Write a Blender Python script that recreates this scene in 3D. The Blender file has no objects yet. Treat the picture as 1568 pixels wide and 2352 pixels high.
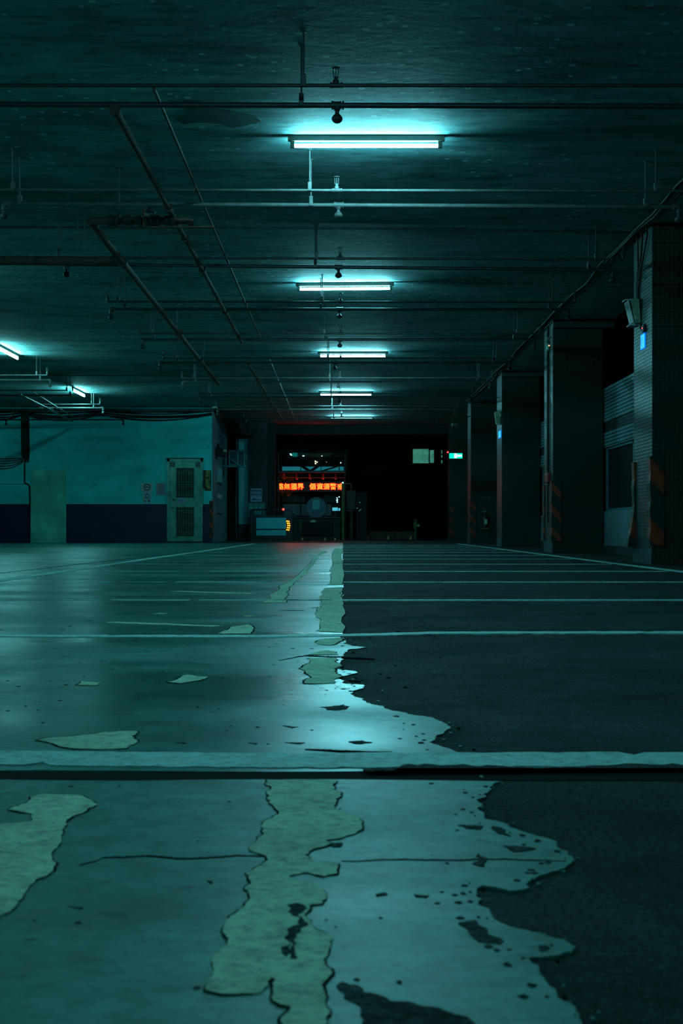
import bpy, bmesh, math, random
from mathutils import Vector, Matrix
random.seed(7)
D = bpy.data
SC = bpy.context.scene
COL = SC.collection

# ------------------------------------------------------------------ camera
F = 3400.0          # focal length in pixels of the 1568-wide frame
CH = 0.37           # camera height
cam = D.cameras.new('camera')
cam.sensor_fit = 'HORIZONTAL'
cam.sensor_width = 24.0
cam.lens = 24.0 * F / 1568.0
cam.shift_x = -4 / 1568.0
cam.shift_y = 38 / 1568.0
cam.clip_start = 0.05
cam.clip_end = 400
cam.dof.use_dof = True
cam.dof.focus_distance = 9.0
cam.dof.aperture_fstop = 16.0
camo = D.objects.new('camera', cam)
camo.location = (0, 0, CH)
camo.rotation_euler = (math.pi / 2, 0, 0)
COL.objects.link(camo)
SC.camera = camo

# ------------------------------------------------------------------ world + exposure
W = D.worlds.new('night')
SC.world = W
W.use_nodes = True
W.node_tree.nodes['Background'].inputs[0].default_value = (0.002, 0.012, 0.014, 1)
W.node_tree.nodes['Background'].inputs[1].default_value = 0.12
SC.view_settings.view_transform = 'Standard'
SC.view_settings.look = 'None'
SC.view_settings.exposure = 0.0
SC.view_settings.gamma = 1.0
try:
    SC.cycles.max_bounces = 6
    SC.cycles.sample_clamp_indirect = 4.0
except Exception:
    pass
TUBE_COL = (0.20, 0.80, 0.90)
TUBE_STRENGTH = 225.0

CEIL = CH + 3.16

def px(x, y, Y):
    """point at depth Y read off the survey of the photograph"""
    return Vector(((x - 788) * Y / F, Y, CH + (1214 - y) * Y / F))
def fx(x, Y): return (x - 788) * Y / F
def fz(y, Y): return CH + (1214 - y) * Y / F
def fl(x, y):
    Y = CH * F / (y - 1214)
    return ((x - 788) * Y / F, Y)

# ------------------------------------------------------------------ materials
MATS = {}
def nn(nt, t, **kw):
    n = nt.nodes.new(t)
    for k, v in kw.items():
        if k.startswith('i_'):
            n.inputs[k[2:].replace('_', ' ')].default_value = v
        else:
            setattr(n, k, v)
    return n
def base(name, col=(0.5, 0.5, 0.5), rough=0.6, metal=0.0, spec=0.5):
    m = D.materials.new(name); m.use_nodes = True
    b = m.node_tree.nodes['Principled BSDF']
    b.inputs['Base Color'].default_value = (*col, 1)
    b.inputs['Roughness'].default_value = rough
    b.inputs['Metallic'].default_value = metal
    b.inputs['Specular IOR Level'].default_value = spec
    MATS[name] = m
    return m, m.node_tree, b
def pos(nt, scale=(1, 1, 1), rot=(0, 0, 0)):
    g = nn(nt, 'ShaderNodeNewGeometry')
    mp = nn(nt, 'ShaderNodeMapping')
    mp.inputs['Scale'].default_value = scale
    mp.inputs['Rotation'].default_value = rot
    nt.links.new(g.outputs['Position'], mp.inputs['Vector'])
    return mp.outputs[0]
def noise(nt, vec, scale, detail=5, rough=0.55, dist=0.0):
    n = nn(nt, 'ShaderNodeTexNoise')
    n.inputs['Scale'].default_value = scale
    n.inputs['Detail'].default_value = detail
    n.inputs['Roughness'].default_value = rough
    n.inputs['Distortion'].default_value = dist
    nt.links.new(vec, n.inputs['Vector'])
    return n.outputs['Fac']
def ramp(nt, fac, stops):
    r = nn(nt, 'ShaderNodeValToRGB')
    e = r.color_ramp.elements
    e[0].position, e[0].color = stops[0][0], (*stops[0][1], 1)
    e[1].position, e[1].color = stops[-1][0], (*stops[-1][1], 1)
    for p, c in stops[1:-1]:
        q = e.new(p); q.color = (*c, 1)
    nt.links.new(fac, r.inputs[0])
    return r.outputs[0]
def g3(v): return (v, v, v)
def mul(nt, a, b, f=1.0):
    m = nn(nt, 'ShaderNodeMix', data_type='RGBA', blend_type='MULTIPLY')
    m.inputs[0].default_value = f
    nt.links.new(a, m.inputs[6]); nt.links.new(b, m.inputs[7])
    return m.outputs[2]
def mixc(nt, fac, a, b):
    m = nn(nt, 'ShaderNodeMix', data_type='RGBA', blend_type='MIX')
    nt.links.new(fac, m.inputs[0])
    for s, i in ((a, 6), (b, 7)):
        if isinstance(s, tuple): m.inputs[i].default_value = (*s, 1)
        else: nt.links.new(s, m.inputs[i])
    return m.outputs[2]
def bump(nt, b, h, strength=0.3, dist=0.01):
    n = nn(nt, 'ShaderNodeBump')
    n.inputs['Strength'].default_value = strength
    n.inputs['Distance'].default_value = dist
    nt.links.new(h, n.inputs['Height'])
    nt.links.new(n.outputs[0], b.inputs['Normal'])
def noisy(name, col, rough=0.6, amt=0.35, scale=6, metal=0.0, bumps=0.15, spec=0.5):
    m, nt, b = base(name, col, rough, metal, spec)
    v = pos(nt)
    f = noise(nt, v, scale)
    c0 = tuple(c * (1 - amt) for c in col); c1 = tuple(min(1, c * (1 + amt)) for c in col)
    nt.links.new(ramp(nt, f, [(0.3, c0), (0.7, c1)]), b.inputs['Base Color'])
    if bumps: bump(nt, b, noise(nt, v, scale * 8), bumps, 0.004)
    return m
def emit(name, col, strength):
    m, nt, b = base(name, col, 0.5)
    b.inputs['Emission Color'].default_value = (*col, 1)
    b.inputs['Emission Strength'].default_value = strength
    return m

# ceiling: stained cast concrete with limewash, water marks and pock marks
m, nt, b = base('ceiling_concrete', (0.3, 0.4, 0.4), 0.75, spec=0.3)
v = pos(nt, (0.55, 1.0, 1)); v2 = pos(nt)
c = ramp(nt, noise(nt, v, 0.9, 8, 0.62, 0.6), [(0.30, (0.04, 0.14, 0.15)), (0.46, (0.15, 0.34, 0.36)), (0.58, (0.23, 0.43, 0.44)), (0.72, (0.32, 0.52, 0.52))])
c2 = ramp(nt, noise(nt, pos(nt, (0.35, 2.2, 1)), 2.2, 7, 0.6, 0.3), [(0.36, g3(0.45)), (0.54, g3(1.0))])
c = mul(nt, c, c2, 0.65)
c = mul(nt, c, ramp(nt, noise(nt, pos(nt, (0.6, 1.6, 1)), 7, 6, 0.65), [(0.34, g3(0.5)), (0.5, g3(1.0)), (0.68, g3(1.25))]), 0.8)
vo = nn(nt, 'ShaderNodeTexVoronoi'); vo.inputs['Scale'].default_value = 6.5; vo.inputs['Randomness'].default_value = 1.0
nt.links.new(v2, vo.inputs['Vector'])
ring = ramp(nt, vo.outputs['Distance'], [(0.0, g3(0.0)), (0.05, g3(0.1)), (0.11, g3(1.0)), (0.18, g3(0.0))])
area = ramp(nt, noise(nt, v2, 0.45, 2), [(0.42, g3(0.0)), (0.50, g3(1.0))])
rm = mul(nt, ring, area)
c = mixc(nt, rm, c, (0.75, 0.95, 0.95))
nt.links.new(c, b.inputs['Base Color'])
bump(nt, b, noise(nt, v2, 11, 6, 0.6), 0.35, 0.012)

# bare asphalt / worn concrete
m, nt, b = base('worn_asphalt', (0.03, 0.04, 0.04), 0.8, spec=0.3)
v = pos(nt)
f1 = noise(nt, v, 2.0, 6, 0.65); f2 = noise(nt, v, 120, 4, 0.75); f3 = noise(nt, pos(nt, (1, .6, 1)), 9, 5, .6)
c = ramp(nt, f1, [(0.3, (0.010, 0.020, 0.020)), (0.7, (0.038, 0.062, 0.058))])
c = mul(nt, c, ramp(nt, f3, [(0.35, g3(0.45)), (0.6, g3(1.25))]), 0.8)
c = mul(nt, c, ramp(nt, f2, [(0.40, g3(0.15)), (0.52, g3(0.7)), (0.66, g3(2.6))]), 1.0)
c = mul(nt, c, ramp(nt, noise(nt, pos(nt, (0.7, 1, 1)), 34, 5, 0.7), [(0.36, g3(0.35)), (0.56, g3(1.2))]), 0.9)
nt.links.new(c, b.inputs['Base Color'])
nt.links.new(ramp(nt, f1, [(0.3, g3(0.9)), (0.7, g3(0.7))]), b.inputs['Roughness'])
bump(nt, b, f2, 0.9, 0.008)

# glossy floor paint, worn and dusty in patches
def coating(name, ra, rb, rc, k):
    m, nt, b = base(name, (0.07, 0.2, 0.18), 0.3, spec=0.5)
    v = pos(nt); vs = pos(nt, (0.5, 1.0, 1))
    f1 = noise(nt, vs, 1.6, 7, 0.6, 0.4); f2 = noise(nt, v, 17, 6, 0.62); f3 = noise(nt, v, 150, 2, 0.6)
    c = ramp(nt, f1, [(0.3, (0.012*k, 0.135*k, 0.110*k)), (0.55, (0.03*k, 0.215*k, 0.18*k)), (0.75, (0.08*k, 0.33*k, 0.28*k))])
    c = mul(nt, c, ramp(nt, f2, [(0.32, g3(0.5)), (0.48, g3(0.95)), (0.66, g3(1.25))]), 0.85)
    c = mul(nt, c, ramp(nt, noise(nt, pos(nt, (0.7, 1, 1)), 5.5, 6, 0.6, 0.5), [(0.33, g3(0.6)), (0.52, g3(1.0)), (0.7, g3(1.3))]), 0.8)
    c = mul(nt, c, ramp(nt, noise(nt, pos(nt, (0.75, 1, 1)), 48, 6, 0.7), [(0.34, g3(0.55)), (0.50, g3(0.97)), (0.68, g3(1.3))]), 0.8)
    st = ramp(nt, noise(nt, pos(nt, (0.5, 1.3, 1)), 10, 8, 0.72, 1.0), [(0.30, g3(1)), (0.37, g3(0))])
    c = mixc(nt, st, c, (0.010, 0.035, 0.033))
    vo = nn(nt, 'ShaderNodeTexVoronoi'); vo.inputs['Scale'].default_value = 7
    nt.links.new(pos(nt, (0.8, 1, 1)), vo.inputs['Vector'])
    c = mixc(nt, ramp(nt, vo.outputs['Distance'], [(0.02, g3(1)), (0.045, g3(0))]), c, (0.012, 0.02, 0.02))
    nt.links.new(c, b.inputs['Base Color'])
    nt.links.new(ramp(nt, f1, [(0.32, g3(ra)), (0.5, g3(rb)), (0.72, g3(rc))]), b.inputs['Roughness'])
    mm = nn(nt, 'ShaderNodeMath', operation='MULTIPLY_ADD'); mm.inputs[1].default_value = 0.25
    nt.links.new(f3, mm.inputs[0]); nt.links.new(f2, mm.inputs[2])
    bump(nt, b, mm.outputs[0], 0.16, 0.006)
coating('floor_coating', 0.25, 0.34, 0.54, 0.95)
coating('floor_coating_dusty', 0.36, 0.44, 0.6, 1.15)

def paint(name, col, dirt, rough):
    m, nt, b = base(name, col, rough, spec=0.4)
    v = pos(nt)
    f = noise(nt, v, 26, 6, 0.65); g = noise(nt, v, 5, 5, 0.6)
    c = ramp(nt, f, [(0.30, tuple(x * 0.55 for x in col)), (0.45, tuple(x * 0.88 for x in col)), (0.7, col)])
    c = mul(nt, c, ramp(nt, g, [(0.3, g3(dirt)), (0.55, g3(1.0))]), 0.9)
    c = mul(nt, c, ramp(nt, noise(nt, pos(nt, (0.8, 1, 1)), 75, 6, 0.75), [(0.36, g3(0.45)), (0.50, g3(0.95)), (0.68, g3(1.2))]), 0.8)
    c = mul(nt, c, ramp(nt, noise(nt, v, 12, 8, 0.7, 1.0), [(0.31, g3(0.15)), (0.38, g3(1.0))]), 0.8)
    nt.links.new(c, b.inputs['Base Color'])
    bump(nt, b, f, 0.25, 0.004)
paint('white_line_paint', (0.55, 0.92, 0.88), 0.8, 0.6)
paint('yellow_line_paint', (0.72, 0.93, 0.64), 0.75, 0.7)
noisy('joint_tar', (0.004, 0.005, 0.005), 0.9, spec=0.1)

# teal plaster wall with grime
m, nt, b = base('teal_plaster', (0.1, 0.4, 0.42), 0.7, spec=0.3)
v = pos(nt)
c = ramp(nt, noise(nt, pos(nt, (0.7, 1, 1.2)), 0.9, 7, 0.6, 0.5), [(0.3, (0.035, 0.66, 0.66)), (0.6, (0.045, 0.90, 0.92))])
c = mul(nt, c, ramp(nt, noise(nt, pos(nt, (1, 1, 2.2)), 1.6, 7, 0.66), [(0.30, g3(0.35)), (0.38, g3(0.85)), (0.55, g3(1))]), 0.75)
nt.links.new(c, b.inputs['Base Color']); bump(nt, b, noise(nt, v, 30), 0.3, 0.01)
noisy('pale_plaster', (0.14, 0.70, 0.52), 0.75, 0.3, 2)
noisy('navy_dado_paint', (0.0006, 0.007, 0.05), 0.5, 0.4, 5)
noisy('foot_plaster', (0.035, 0.075, 0.08), 0.8, 0.5, 9)
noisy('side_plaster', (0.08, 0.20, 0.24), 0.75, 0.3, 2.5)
noisy('peeled_concrete', (0.04, 0.085, 0.085), 0.8, 0.3, 6)
noisy('dark_plaster', (0.025, 0.038, 0.042), 0.8, 0.3, 2.5)
noisy('pale_column_paint', (0.16, 0.50, 0.56), 0.7, 0.25, 4)
noisy('dark_concrete', (0.008, 0.013, 0.015), 0.85, 0.3, 2)
noisy('kerb_concrete', (0.025, 0.035, 0.035), 0.85, 0.4, 5)
noisy('grey_lower_wall', (0.16, 0.23, 0.27), 0.6, 0.3, 2)
noisy('black_rubber', (0.008, 0.011, 0.012), 0.55, 0.3, 20)
noisy('black_cable', (0.005, 0.007, 0.008), 0.6, 0.3, 20)
noisy('dark_steel', (0.04, 0.05, 0.055), 0.45, 0.3, 12, 0.4)
noisy('rust_red_pipe', (0.10, 0.05, 0.045), 0.7, 0.35, 9, spec=0.25)
noisy('galvanised_pipe', (0.12, 0.13, 0.13), 0.5, 0.25, 14, 0.2)
noisy('white_enamel', (0.62, 0.66, 0.62), 0.45, 0.1, 8)
noisy('lamp_housing_paint', (0.13, 0.12, 0.105), 0.6, 0.2, 8, spec=0.2)
noisy('brushed_steel', (0.12, 0.33, 0.27), 0.35, 0.35, 7, 0.75)
noisy('off_white_paper', (0.45, 0.62, 0.68), 0.7, 0.08, 20)
noisy('pink_paper', (0.42, 0.36, 0.44), 0.7, 0.08, 20)
noisy('blue_paper', (0.34, 0.42, 0.58), 0.7, 0.08, 20)
noisy('dark_ink', (0.03, 0.05, 0.09), 0.7, 0.1, 20)
noisy('red_ink', (0.30, 0.03, 0.05), 0.6, 0.1, 20)
noisy('red_enamel', (0.35, 0.02, 0.02), 0.5, 0.2, 20)
noisy('couplet_red', (0.06, 0.008, 0.01), 0.5, 0.2, 20)
noisy('gold_ink', (0.30, 0.38, 0.08), 0.35, 0.2, 30)
noisy('olive_box_paint', (0.30, 0.36, 0.26), 0.6, 0.5, 18)
noisy('cyan_cabinet_paint', (0.08, 0.75, 0.85), 0.5, 0.08, 8)
noisy('green_sign_paint', (0.0, 0.10, 0.10), 0.5, 0.1, 8)
noisy('sign_letter_paint', (0.10, 0.55, 0.56), 0.5, 0.1, 8)
noisy('cream_plate', (0.45, 0.62, 0.58), 0.6, 0.1, 8)
noisy('disc_plastic', (0.05, 0.12, 0.19), 0.4, 0.15, 10)
noisy('leaf_green', (0.05, 0.13, 0.01), 0.5, 0.4, 10)
noisy('mossy_post_paint', (0.10, 0.17, 0.05), 0.6, 0.5, 6)
noisy('yellow_reflector', (0.9, 0.6, 0.2), 0.4, 0.1, 10)
noisy('building_render', (0.015, 0.028, 0.030), 0.9, 0.3, 0.4)
noisy('bracket_red_lit', (0.55, 0.12, 0.1), 0.5, 0.2, 10)  # red light of the LED sign put into the bracket colour
noisy('bamboo', (0.05, 0.06, 0.05), 0.6, 0.3, 10)
noisy('window_bar_paint', (0.008, 0.016, 0.02), 0.5, 0.2, 10)
m, nt, b = base('dark_glass', (0.002, 0.004, 0.005), 0.35, spec=0.15)
emit('tube_phosphor', TUBE_COL, TUBE_STRENGTH)
emit('tube_phosphor_greenish', (0.19, 0.83, 0.84), TUBE_STRENGTH * 1.15)
emit('led_yellow', (1.0, 0.22, 0.02), 3.2)
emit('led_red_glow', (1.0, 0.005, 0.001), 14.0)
emit('led_amber', (1.0, 0.42, 0.02), 2.2)
emit('lamp_red', (1.0, 0.06, 0.04), 3.0)
emit('lamp_orange', (1.0, 0.35, 0.18), 2.0)
emit('exit_green', (0.0, 0.80, 0.50), 1.25)
emit('exit_white', (0.8, 1.0, 0.9), 2.5)
emit('blue_lamp', (0.0, 0.22, 1.0), 1.0)
emit('blue_lamp_core', (0.04, 0.50, 1.0), 1.1)
emit('screen_cyan', (0.12, 0.75, 0.9), 0.6)
emit('distant_lamp', (0.5, 0.95, 1.0), 1.4)
emit('distant_warm_lamp', (0.9, 1.0, 0.65), 1.4)
emit('street_strip_glow', (0.012, 0.17, 0.21), 0.75)
emit('lobby_green_glow', (0.0, 0.30, 0.25), 0.35)
m, nt, b = base('lit_window_blind', (0.1, 0.5, 0.4), 0.6)
t = nn(nt, 'ShaderNodeTexCoord'); w = nn(nt, 'ShaderNodeTexNoise'); w.inputs['Scale'].default_value = 3
nt.links.new(t.outputs['Object'], w.inputs['Vector'])
nt.links.new(ramp(nt, w.outputs['Fac'], [(0.3, (0.03, 0.24, 0.17)), (0.7, (0.09, 0.42, 0.32))]), b.inputs['Emission Color'])
b.inputs['Emission Strength'].default_value = 0.55

def tile(name, axis, tw, th, c1, c2, grout, rough, gs=0.004, bs=0.35):
    m, nt, b = base(name, c1, rough)
    g = nn(nt, 'ShaderNodeNewGeometry'); s = nn(nt, 'ShaderNodeSeparateXYZ'); cb = nn(nt, 'ShaderNodeCombineXYZ')
    nt.links.new(g.outputs['Position'], s.inputs[0])
    nt.links.new(s.outputs[axis], cb.inputs[0]); nt.links.new(s.outputs[2], cb.inputs[1])
    br = nn(nt, 'ShaderNodeTexBrick')
    br.offset = 0.0 if tw == th else 0.5
    br.inputs['Scale'].default_value = 1.0
    br.inputs['Brick Width'].default_value = tw
    br.inputs['Row Height'].default_value = th
    br.inputs['Mortar Size'].default_value = gs
    br.inputs['Mortar Smooth'].default_value = 0.1
    br.inputs['Color1'].default_value = (*c1, 1); br.inputs['Color2'].default_value = (*c2, 1)
    br.inputs['Mortar'].default_value = (*grout, 1)
    nt.links.new(cb.outputs[0], br.inputs['Vector'])
    gr = ramp(nt, noise(nt, g.outputs['Position'], 1.3, 5), [(0.3, g3(0.6)), (0.6, g3(1.1))])
    nt.links.new(mul(nt, br.outputs['Color'], gr), b.inputs['Base Color'])
    inv = nn(nt, 'ShaderNodeMath', operation='MULTIPLY_ADD'); inv.inputs[1].default_value = -1.0
    wn = noise(nt, g.outputs['Position'], 24, 2)
    nt.links.new(br.outputs['Fac'], inv.inputs[0]); nt.links.new(wn, inv.inputs[2])
    bump(nt, b, inv.outputs[0], bs, 0.003)
    rr = nn(nt, 'ShaderNodeMath', operation='MULTIPLY_ADD'); rr.inputs[1].default_value = 0.5; rr.inputs[2].default_value = rough
    nt.links.new(br.outputs['Fac'], rr.inputs[0]); nt.links.new(rr.outputs[0], b.inputs['Roughness'])
tile('mosaic_front', 0, 0.0475, 0.0475, (0.010, 0.011, 0.009), (0.018, 0.016, 0.013), (0.034, 0.048, 0.036), 0.38)
tile('strip_tile_side', 1, 0.10, 0.036, (0.018, 0.048, 0.050), (0.040, 0.078, 0.080), (0.010, 0.018, 0.018), 0.42, 0.0035, 1.0)
tile('band_tile', 1, 0.23, 0.052, (0.20, 0.38, 0.44), (0.26, 0.44, 0.50), (0.02, 0.03, 0.035), 0.35, 0.008)
tile('band_tile_dark', 1, 0.23, 0.052, (0.02, 0.035, 0.045), (0.03, 0.04, 0.05), (0.015, 0.02, 0.02), 0.35, 0.006)

def stripes(name, shear_axis, sgn, z0=0.0, period=0.46):
    m, nt, b = base(name, (0.5, 0.15, 0.03), 0.55)
    g = nn(nt, 'ShaderNodeNewGeometry'); s = nn(nt, 'ShaderNodeSeparateXYZ')
    nt.links.new(g.outputs['Position'], s.inputs[0])
    a = nn(nt, 'ShaderNodeMath', operation='MULTIPLY_ADD'); a.inputs[1].default_value = sgn
    nt.links.new(s.outputs[shear_axis], a.inputs[0]); nt.links.new(s.outputs[2], a.inputs[2])
    d = nn(nt, 'ShaderNodeMath', operation='MULTIPLY_ADD'); d.inputs[1].default_value = 1 / period; d.inputs[2].default_value = z0
    nt.links.new(a.outputs[0], d.inputs[0])
    fr = nn(nt, 'ShaderNodeMath', operation='FRACT'); nt.links.new(d.outputs[0], fr.inputs[0])
    gt = nn(nt, 'ShaderNodeMath', operation='LESS_THAN'); gt.inputs[1].default_value = 0.36
    nt.links.new(fr.outputs[0], gt.inputs[0])
    sc = ramp(nt, noise(nt, g.outputs['Position'], 14, 4), [(0.35, g3(0.5)), (0.6, g3(1))])
    c = mixc(nt, gt.outputs[0], (0.012, 0.022, 0.022), (0.38, 0.040, 0.003))
    nt.links.new(mul(nt, c, sc), b.inputs['Base Color'])
stripes('hazard_stripes', 0, 1.1, -0.05, 0.615)
stripes('hazard_stripes_fine', 0, 1.1, 0.0, 0.34)

# ------------------------------------------------------------------ mesh builder
class MB:
    def __init__(s): s.v = []; s.f = []; s.m = []; s.sm = []
    def add(s, vs, fs, mi=0, smooth=False):
        o = len(s.v); s.v += [tuple(p) for p in vs]
        for f in fs:
            s.f.append(tuple(i + o for i in f)); s.m.append(mi); s.sm.append(smooth)
        return s
    def box(s, x0, x1, y0, y1, z0, z1, mi=0, M=None, bev=0.0):
        x0, x1 = min(x0, x1), max(x0, x1); y0, y1 = min(y0, y1), max(y0, y1); z0, z1 = min(z0, z1), max(z0, z1)
        if bev > 0:
            bm = bmesh.new()
            bmesh.ops.create_cube(bm, size=1)
            for q in bm.verts:
                q.co = Vector(((x0 + x1) / 2 + q.co.x * (x1 - x0), (y0 + y1) / 2 + q.co.y * (y1 - y0), (z0 + z1) / 2 + q.co.z * (z1 - z0)))
            bmesh.ops.bevel(bm, geom=bm.edges[:], offset=bev, segments=2, affect='EDGES', profile=0.6)
            bm.verts.index_update()
            vs = [q.co.copy() for q in bm.verts]; fs = [[q.index for q in f.verts] for f in bm.faces]
            bm.free()
        else:
            vs = [Vector(p) for p in ((x0, y0, z0), (x1, y0, z0), (x1, y1, z0), (x0, y1, z0), (x0, y0, z1), (x1, y0, z1), (x1, y1, z1), (x0, y1, z1))]
            fs = [(0, 3, 2, 1), (4, 5, 6, 7), (0, 1, 5, 4), (1, 2, 6, 5), (2, 3, 7, 6), (3, 0, 4, 7)]
        if M: vs = [M @ q for q in vs]
        return s.add(vs, fs, mi)
    def tube(s, pts, r, seg=12, mi=0, caps=True):
        pts = [Vector(p) for p in pts]; n = len(pts)
        rs = r if isinstance(r, (list, tuple)) else [r] * n
        rings = []; up = None
        for i, p in enumerate(pts):
            t = (pts[min(i + 1, n - 1)] - pts[max(i - 1, 0)]).normalized()
            if up is None:
                up = Vector((0, 0, 1)) if abs(t.z) < 0.9 else Vector((1, 0, 0))
            a = t.cross(up)
            if a.length < 1e-4: a = t.cross(Vector((0, 1, 0)))
            a.normalize(); bb = a.cross(t).normalized(); up = bb
            rings.append([p + rs[i] * (math.cos(k * 2 * math.pi / seg) * a + math.sin(k * 2 * math.pi / seg) * bb) for k in range(seg)])
        vs = [q for rg in rings for q in rg]
        fs = [(i * seg + k, i * seg + (k + 1) % seg, (i + 1) * seg + (k + 1) % seg, (i + 1) * seg + k) for i in range(n - 1) for k in range(seg)]
        s.add(vs, fs, mi, True)
        if caps:
            s.add(rings[0], [tuple(range(seg))], mi); s.add(rings[-1], [tuple(reversed(range(seg)))], mi)
        return s
    def lathe(s, c, prof, seg=16, axis=(0, 0, 1), mi=0):
        ax = Vector(axis).normalized(); c = Vector(c)
        return s.tube([c + ax * h for r, h in prof], [max(r, 1e-4) for r, h in prof], seg, mi)
    def prism(s, poly, z0, z1, mi=0):
        a = sum(poly[i][0] * poly[(i + 1) % len(poly)][1] - poly[(i + 1) % len(poly)][0] * poly[i][1] for i in range(len(poly)))
        if a < 0: poly = poly[::-1]
        n = len(poly)
        vs = [(x, y, z0) for x, y in poly] + [(x, y, z1) for x, y in poly]
        fs = [tuple(range(n, 2 * n)), tuple(reversed(range(n)))] + [(i, (i + 1) % n, (i + 1) % n + n, i + n) for i in range(n)]
        return s.add(vs, fs, mi)
    def text(s, body, size, M, extrude=0.002, offset=0.0, mi=0, clip=None):
        cu = D.curves.new('tmp', 'FONT'); cu.body = body; cu.size = size
        cu.extrude = extrude; cu.offset = offset; cu.align_x = 'CENTER'; cu.align_y = 'CENTER'
        cu.resolution_u = 3
        ob = D.objects.new('tmp', cu); COL.objects.link(ob)
        me = D.meshes.new_from_object(ob.evaluated_get(bpy.context.evaluated_depsgraph_get()))
        if clip:
            bm = bmesh.new(); bm.from_mesh(me)
            for co, no in clip:
                bmesh.ops.bisect_plane(bm, geom=bm.verts[:] + bm.edges[:] + bm.faces[:], plane_co=co, plane_no=no, clear_outer=True)
            bm.to_mesh(me); bm.free()
        s.add([M @ q.co for q in me.vertices], [tuple(p.vertices) for p in me.polygons], mi)
        D.objects.remove(ob); D.curves.remove(cu); D.meshes.remove(me)
        return s
    def build(s, name, mat, parent=None, **kw):
        me = D.meshes.new(name)
        loc = Vector((0, 0, 0))
        me.from_pydata(s.v, [], s.f)
        mats = mat if isinstance(mat, (list, tuple)) else [mat]
        for q in mats: me.materials.append(MATS[q])
        for i, p in enumerate(me.polygons):
            p.material_index = s.m[i]; p.use_smooth = s.sm[i]
        me.validate(); me.update()
        o = D.objects.new(name, me); COL.objects.link(o)
        if parent is not None:
            o.parent = parent
            o.matrix_parent_inverse = Matrix.Translation(-WL[parent.name])
            WL[o.name] = Vector((0, 0, 0))
        else:
            WL[o.name] = Vector((0, 0, 0))
        for k, q in kw.items(): o[k] = q
        return o
WL = {}
def thing(name, label, cat, loc, group=None):
    o = D.objects.new(name, None); COL.objects.link(o)
    o.location = loc; o.empty_display_size = 0.1
    WL[o.name] = Vector(loc)
    o['label'] = label; o['category'] = cat
    if group: o['group'] = group
    return o
def tag(o, label, cat, group=None):
    o['label'] = label; o['category'] = cat
    if group: o['group'] = group
    return o
def struct(o): o['kind'] = 'structure'; return o
def RX(p): return Matrix.Translation(Vector(p)) @ Matrix.Rotation(math.pi / 2, 4, 'X')      # text standing up, facing the viewer (-Y)
def RSIDE(p): return Matrix.Translation(Vector(p)) @ Matrix.Rotation(-math.pi / 2, 4, 'Z') @ Matrix.Rotation(math.pi / 2, 4, 'X')  # facing -X

def jag(pts, amp=0.10, lo=0.006, levels=5, closed=True, skip=None):
    """fractal roughening of an outline given in metres"""
    out = list(pts)
    n0 = len(out)
    segs = [(out[i], out[(i + 1) % n0]) for i in range(n0 if closed else n0 - 1)]
    res = []
    def rec(a, b, l):
        d = math.hypot(b[0] - a[0], b[1] - a[1])
        if l == 0 or d < lo: return [a]
        k = max(-0.014, min(0.014, random.uniform(-amp, amp) * d))
        m = ((a[0] + b[0]) / 2 - (b[1] - a[1]) / d * k, (a[1] + b[1]) / 2 + (b[0] - a[0]) / d * k)
        return rec(a, m, l - 1) + rec(m, b, l - 1)
    for i, (a, b) in enumerate(segs):
        if skip and i in skip: res.append(a)
        else: res += rec(a, b, levels)
    if not closed: res.append(out[-1])
    return res
def P(*a): return [fl(x, y) for x, y in a]

# ------------------------------------------------------------------ floor
mb = MB().box(-14, 4.6, -4, 46.0, -0.2, 0.0)
floor = struct(mb.build('floor', 'worn_asphalt'))
# floor paint: two sheets either side of the open joint; the ragged right edge is where it has worn away
edge_far = P((1062, 1768), (1045, 1730), (1028, 1722), (985, 1708), (1020, 1687), (1028, 1670), (975, 1648), (880, 1625), (815, 1603),
             (806, 1598), (835, 1583), (833, 1575), (790, 1573), (776, 1562), (778, 1556), (820, 1547), (795, 1541), (784, 1543),
             (780, 1530), (784, 1512), (800, 1494), (842, 1489), (792, 1481), (790, 1468), (787, 1462))
ef = jag(edge_far, 0.11, 0.003, 5, closed=False)
y = ef[-1][1]
while y < 38:
    y += 0.12; ef.append((random.uniform(-0.012, 0.006) - 0.002, y))
poly = [(-14, 2.24)] + [( -14 + 14.5 * k / 120, 2.242 + 0.008 * math.sin(k * 1.3) + random.uniform(-.004, .004)) for k in range(1, 118)] + ef + [(-14, 38.2)]
MB().prism(poly, -0.01, 0.003).build('floor_paint_sheet', 'floor_coating', floor)
near = P((1150, 1799), (1120, 1825), (1096, 1860), (1110, 1885), (1160, 1897), (1215, 1920), (1270, 1935), (1300, 1960), (1312, 1988),
         (1260, 2010), (1210, 2030), (1215, 2045), (1170, 2052), (1110, 2040), (1093, 2057), (1100, 2085), (1130, 2112), (1170, 2135),
         (1240, 2150), (1322, 2182), (1280, 2202), (1214, 2208), (1245, 2250), (1280, 2300), (1330, 2340), (1350, 2420), (1400, 2600))
nf = jag(near, 0.12, 0.0015, 6, closed=False)
poly = [(-14, 2.155)] + [(-14 + 14.1 * k / 140, 2.162 + 0.006 * math.sin(k * 1.1) + random.uniform(-.003, .003)) for k in range(1, 140)] + nf + [(0.2, 0.5), (0.2, -4), (-14, -4)]
MB().prism(poly, -0.01, 0.003).build('floor_paint_sheet', 'floor_coating_dusty', floor, label='nearer sheet of green floor paint with a ragged worn edge')
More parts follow.
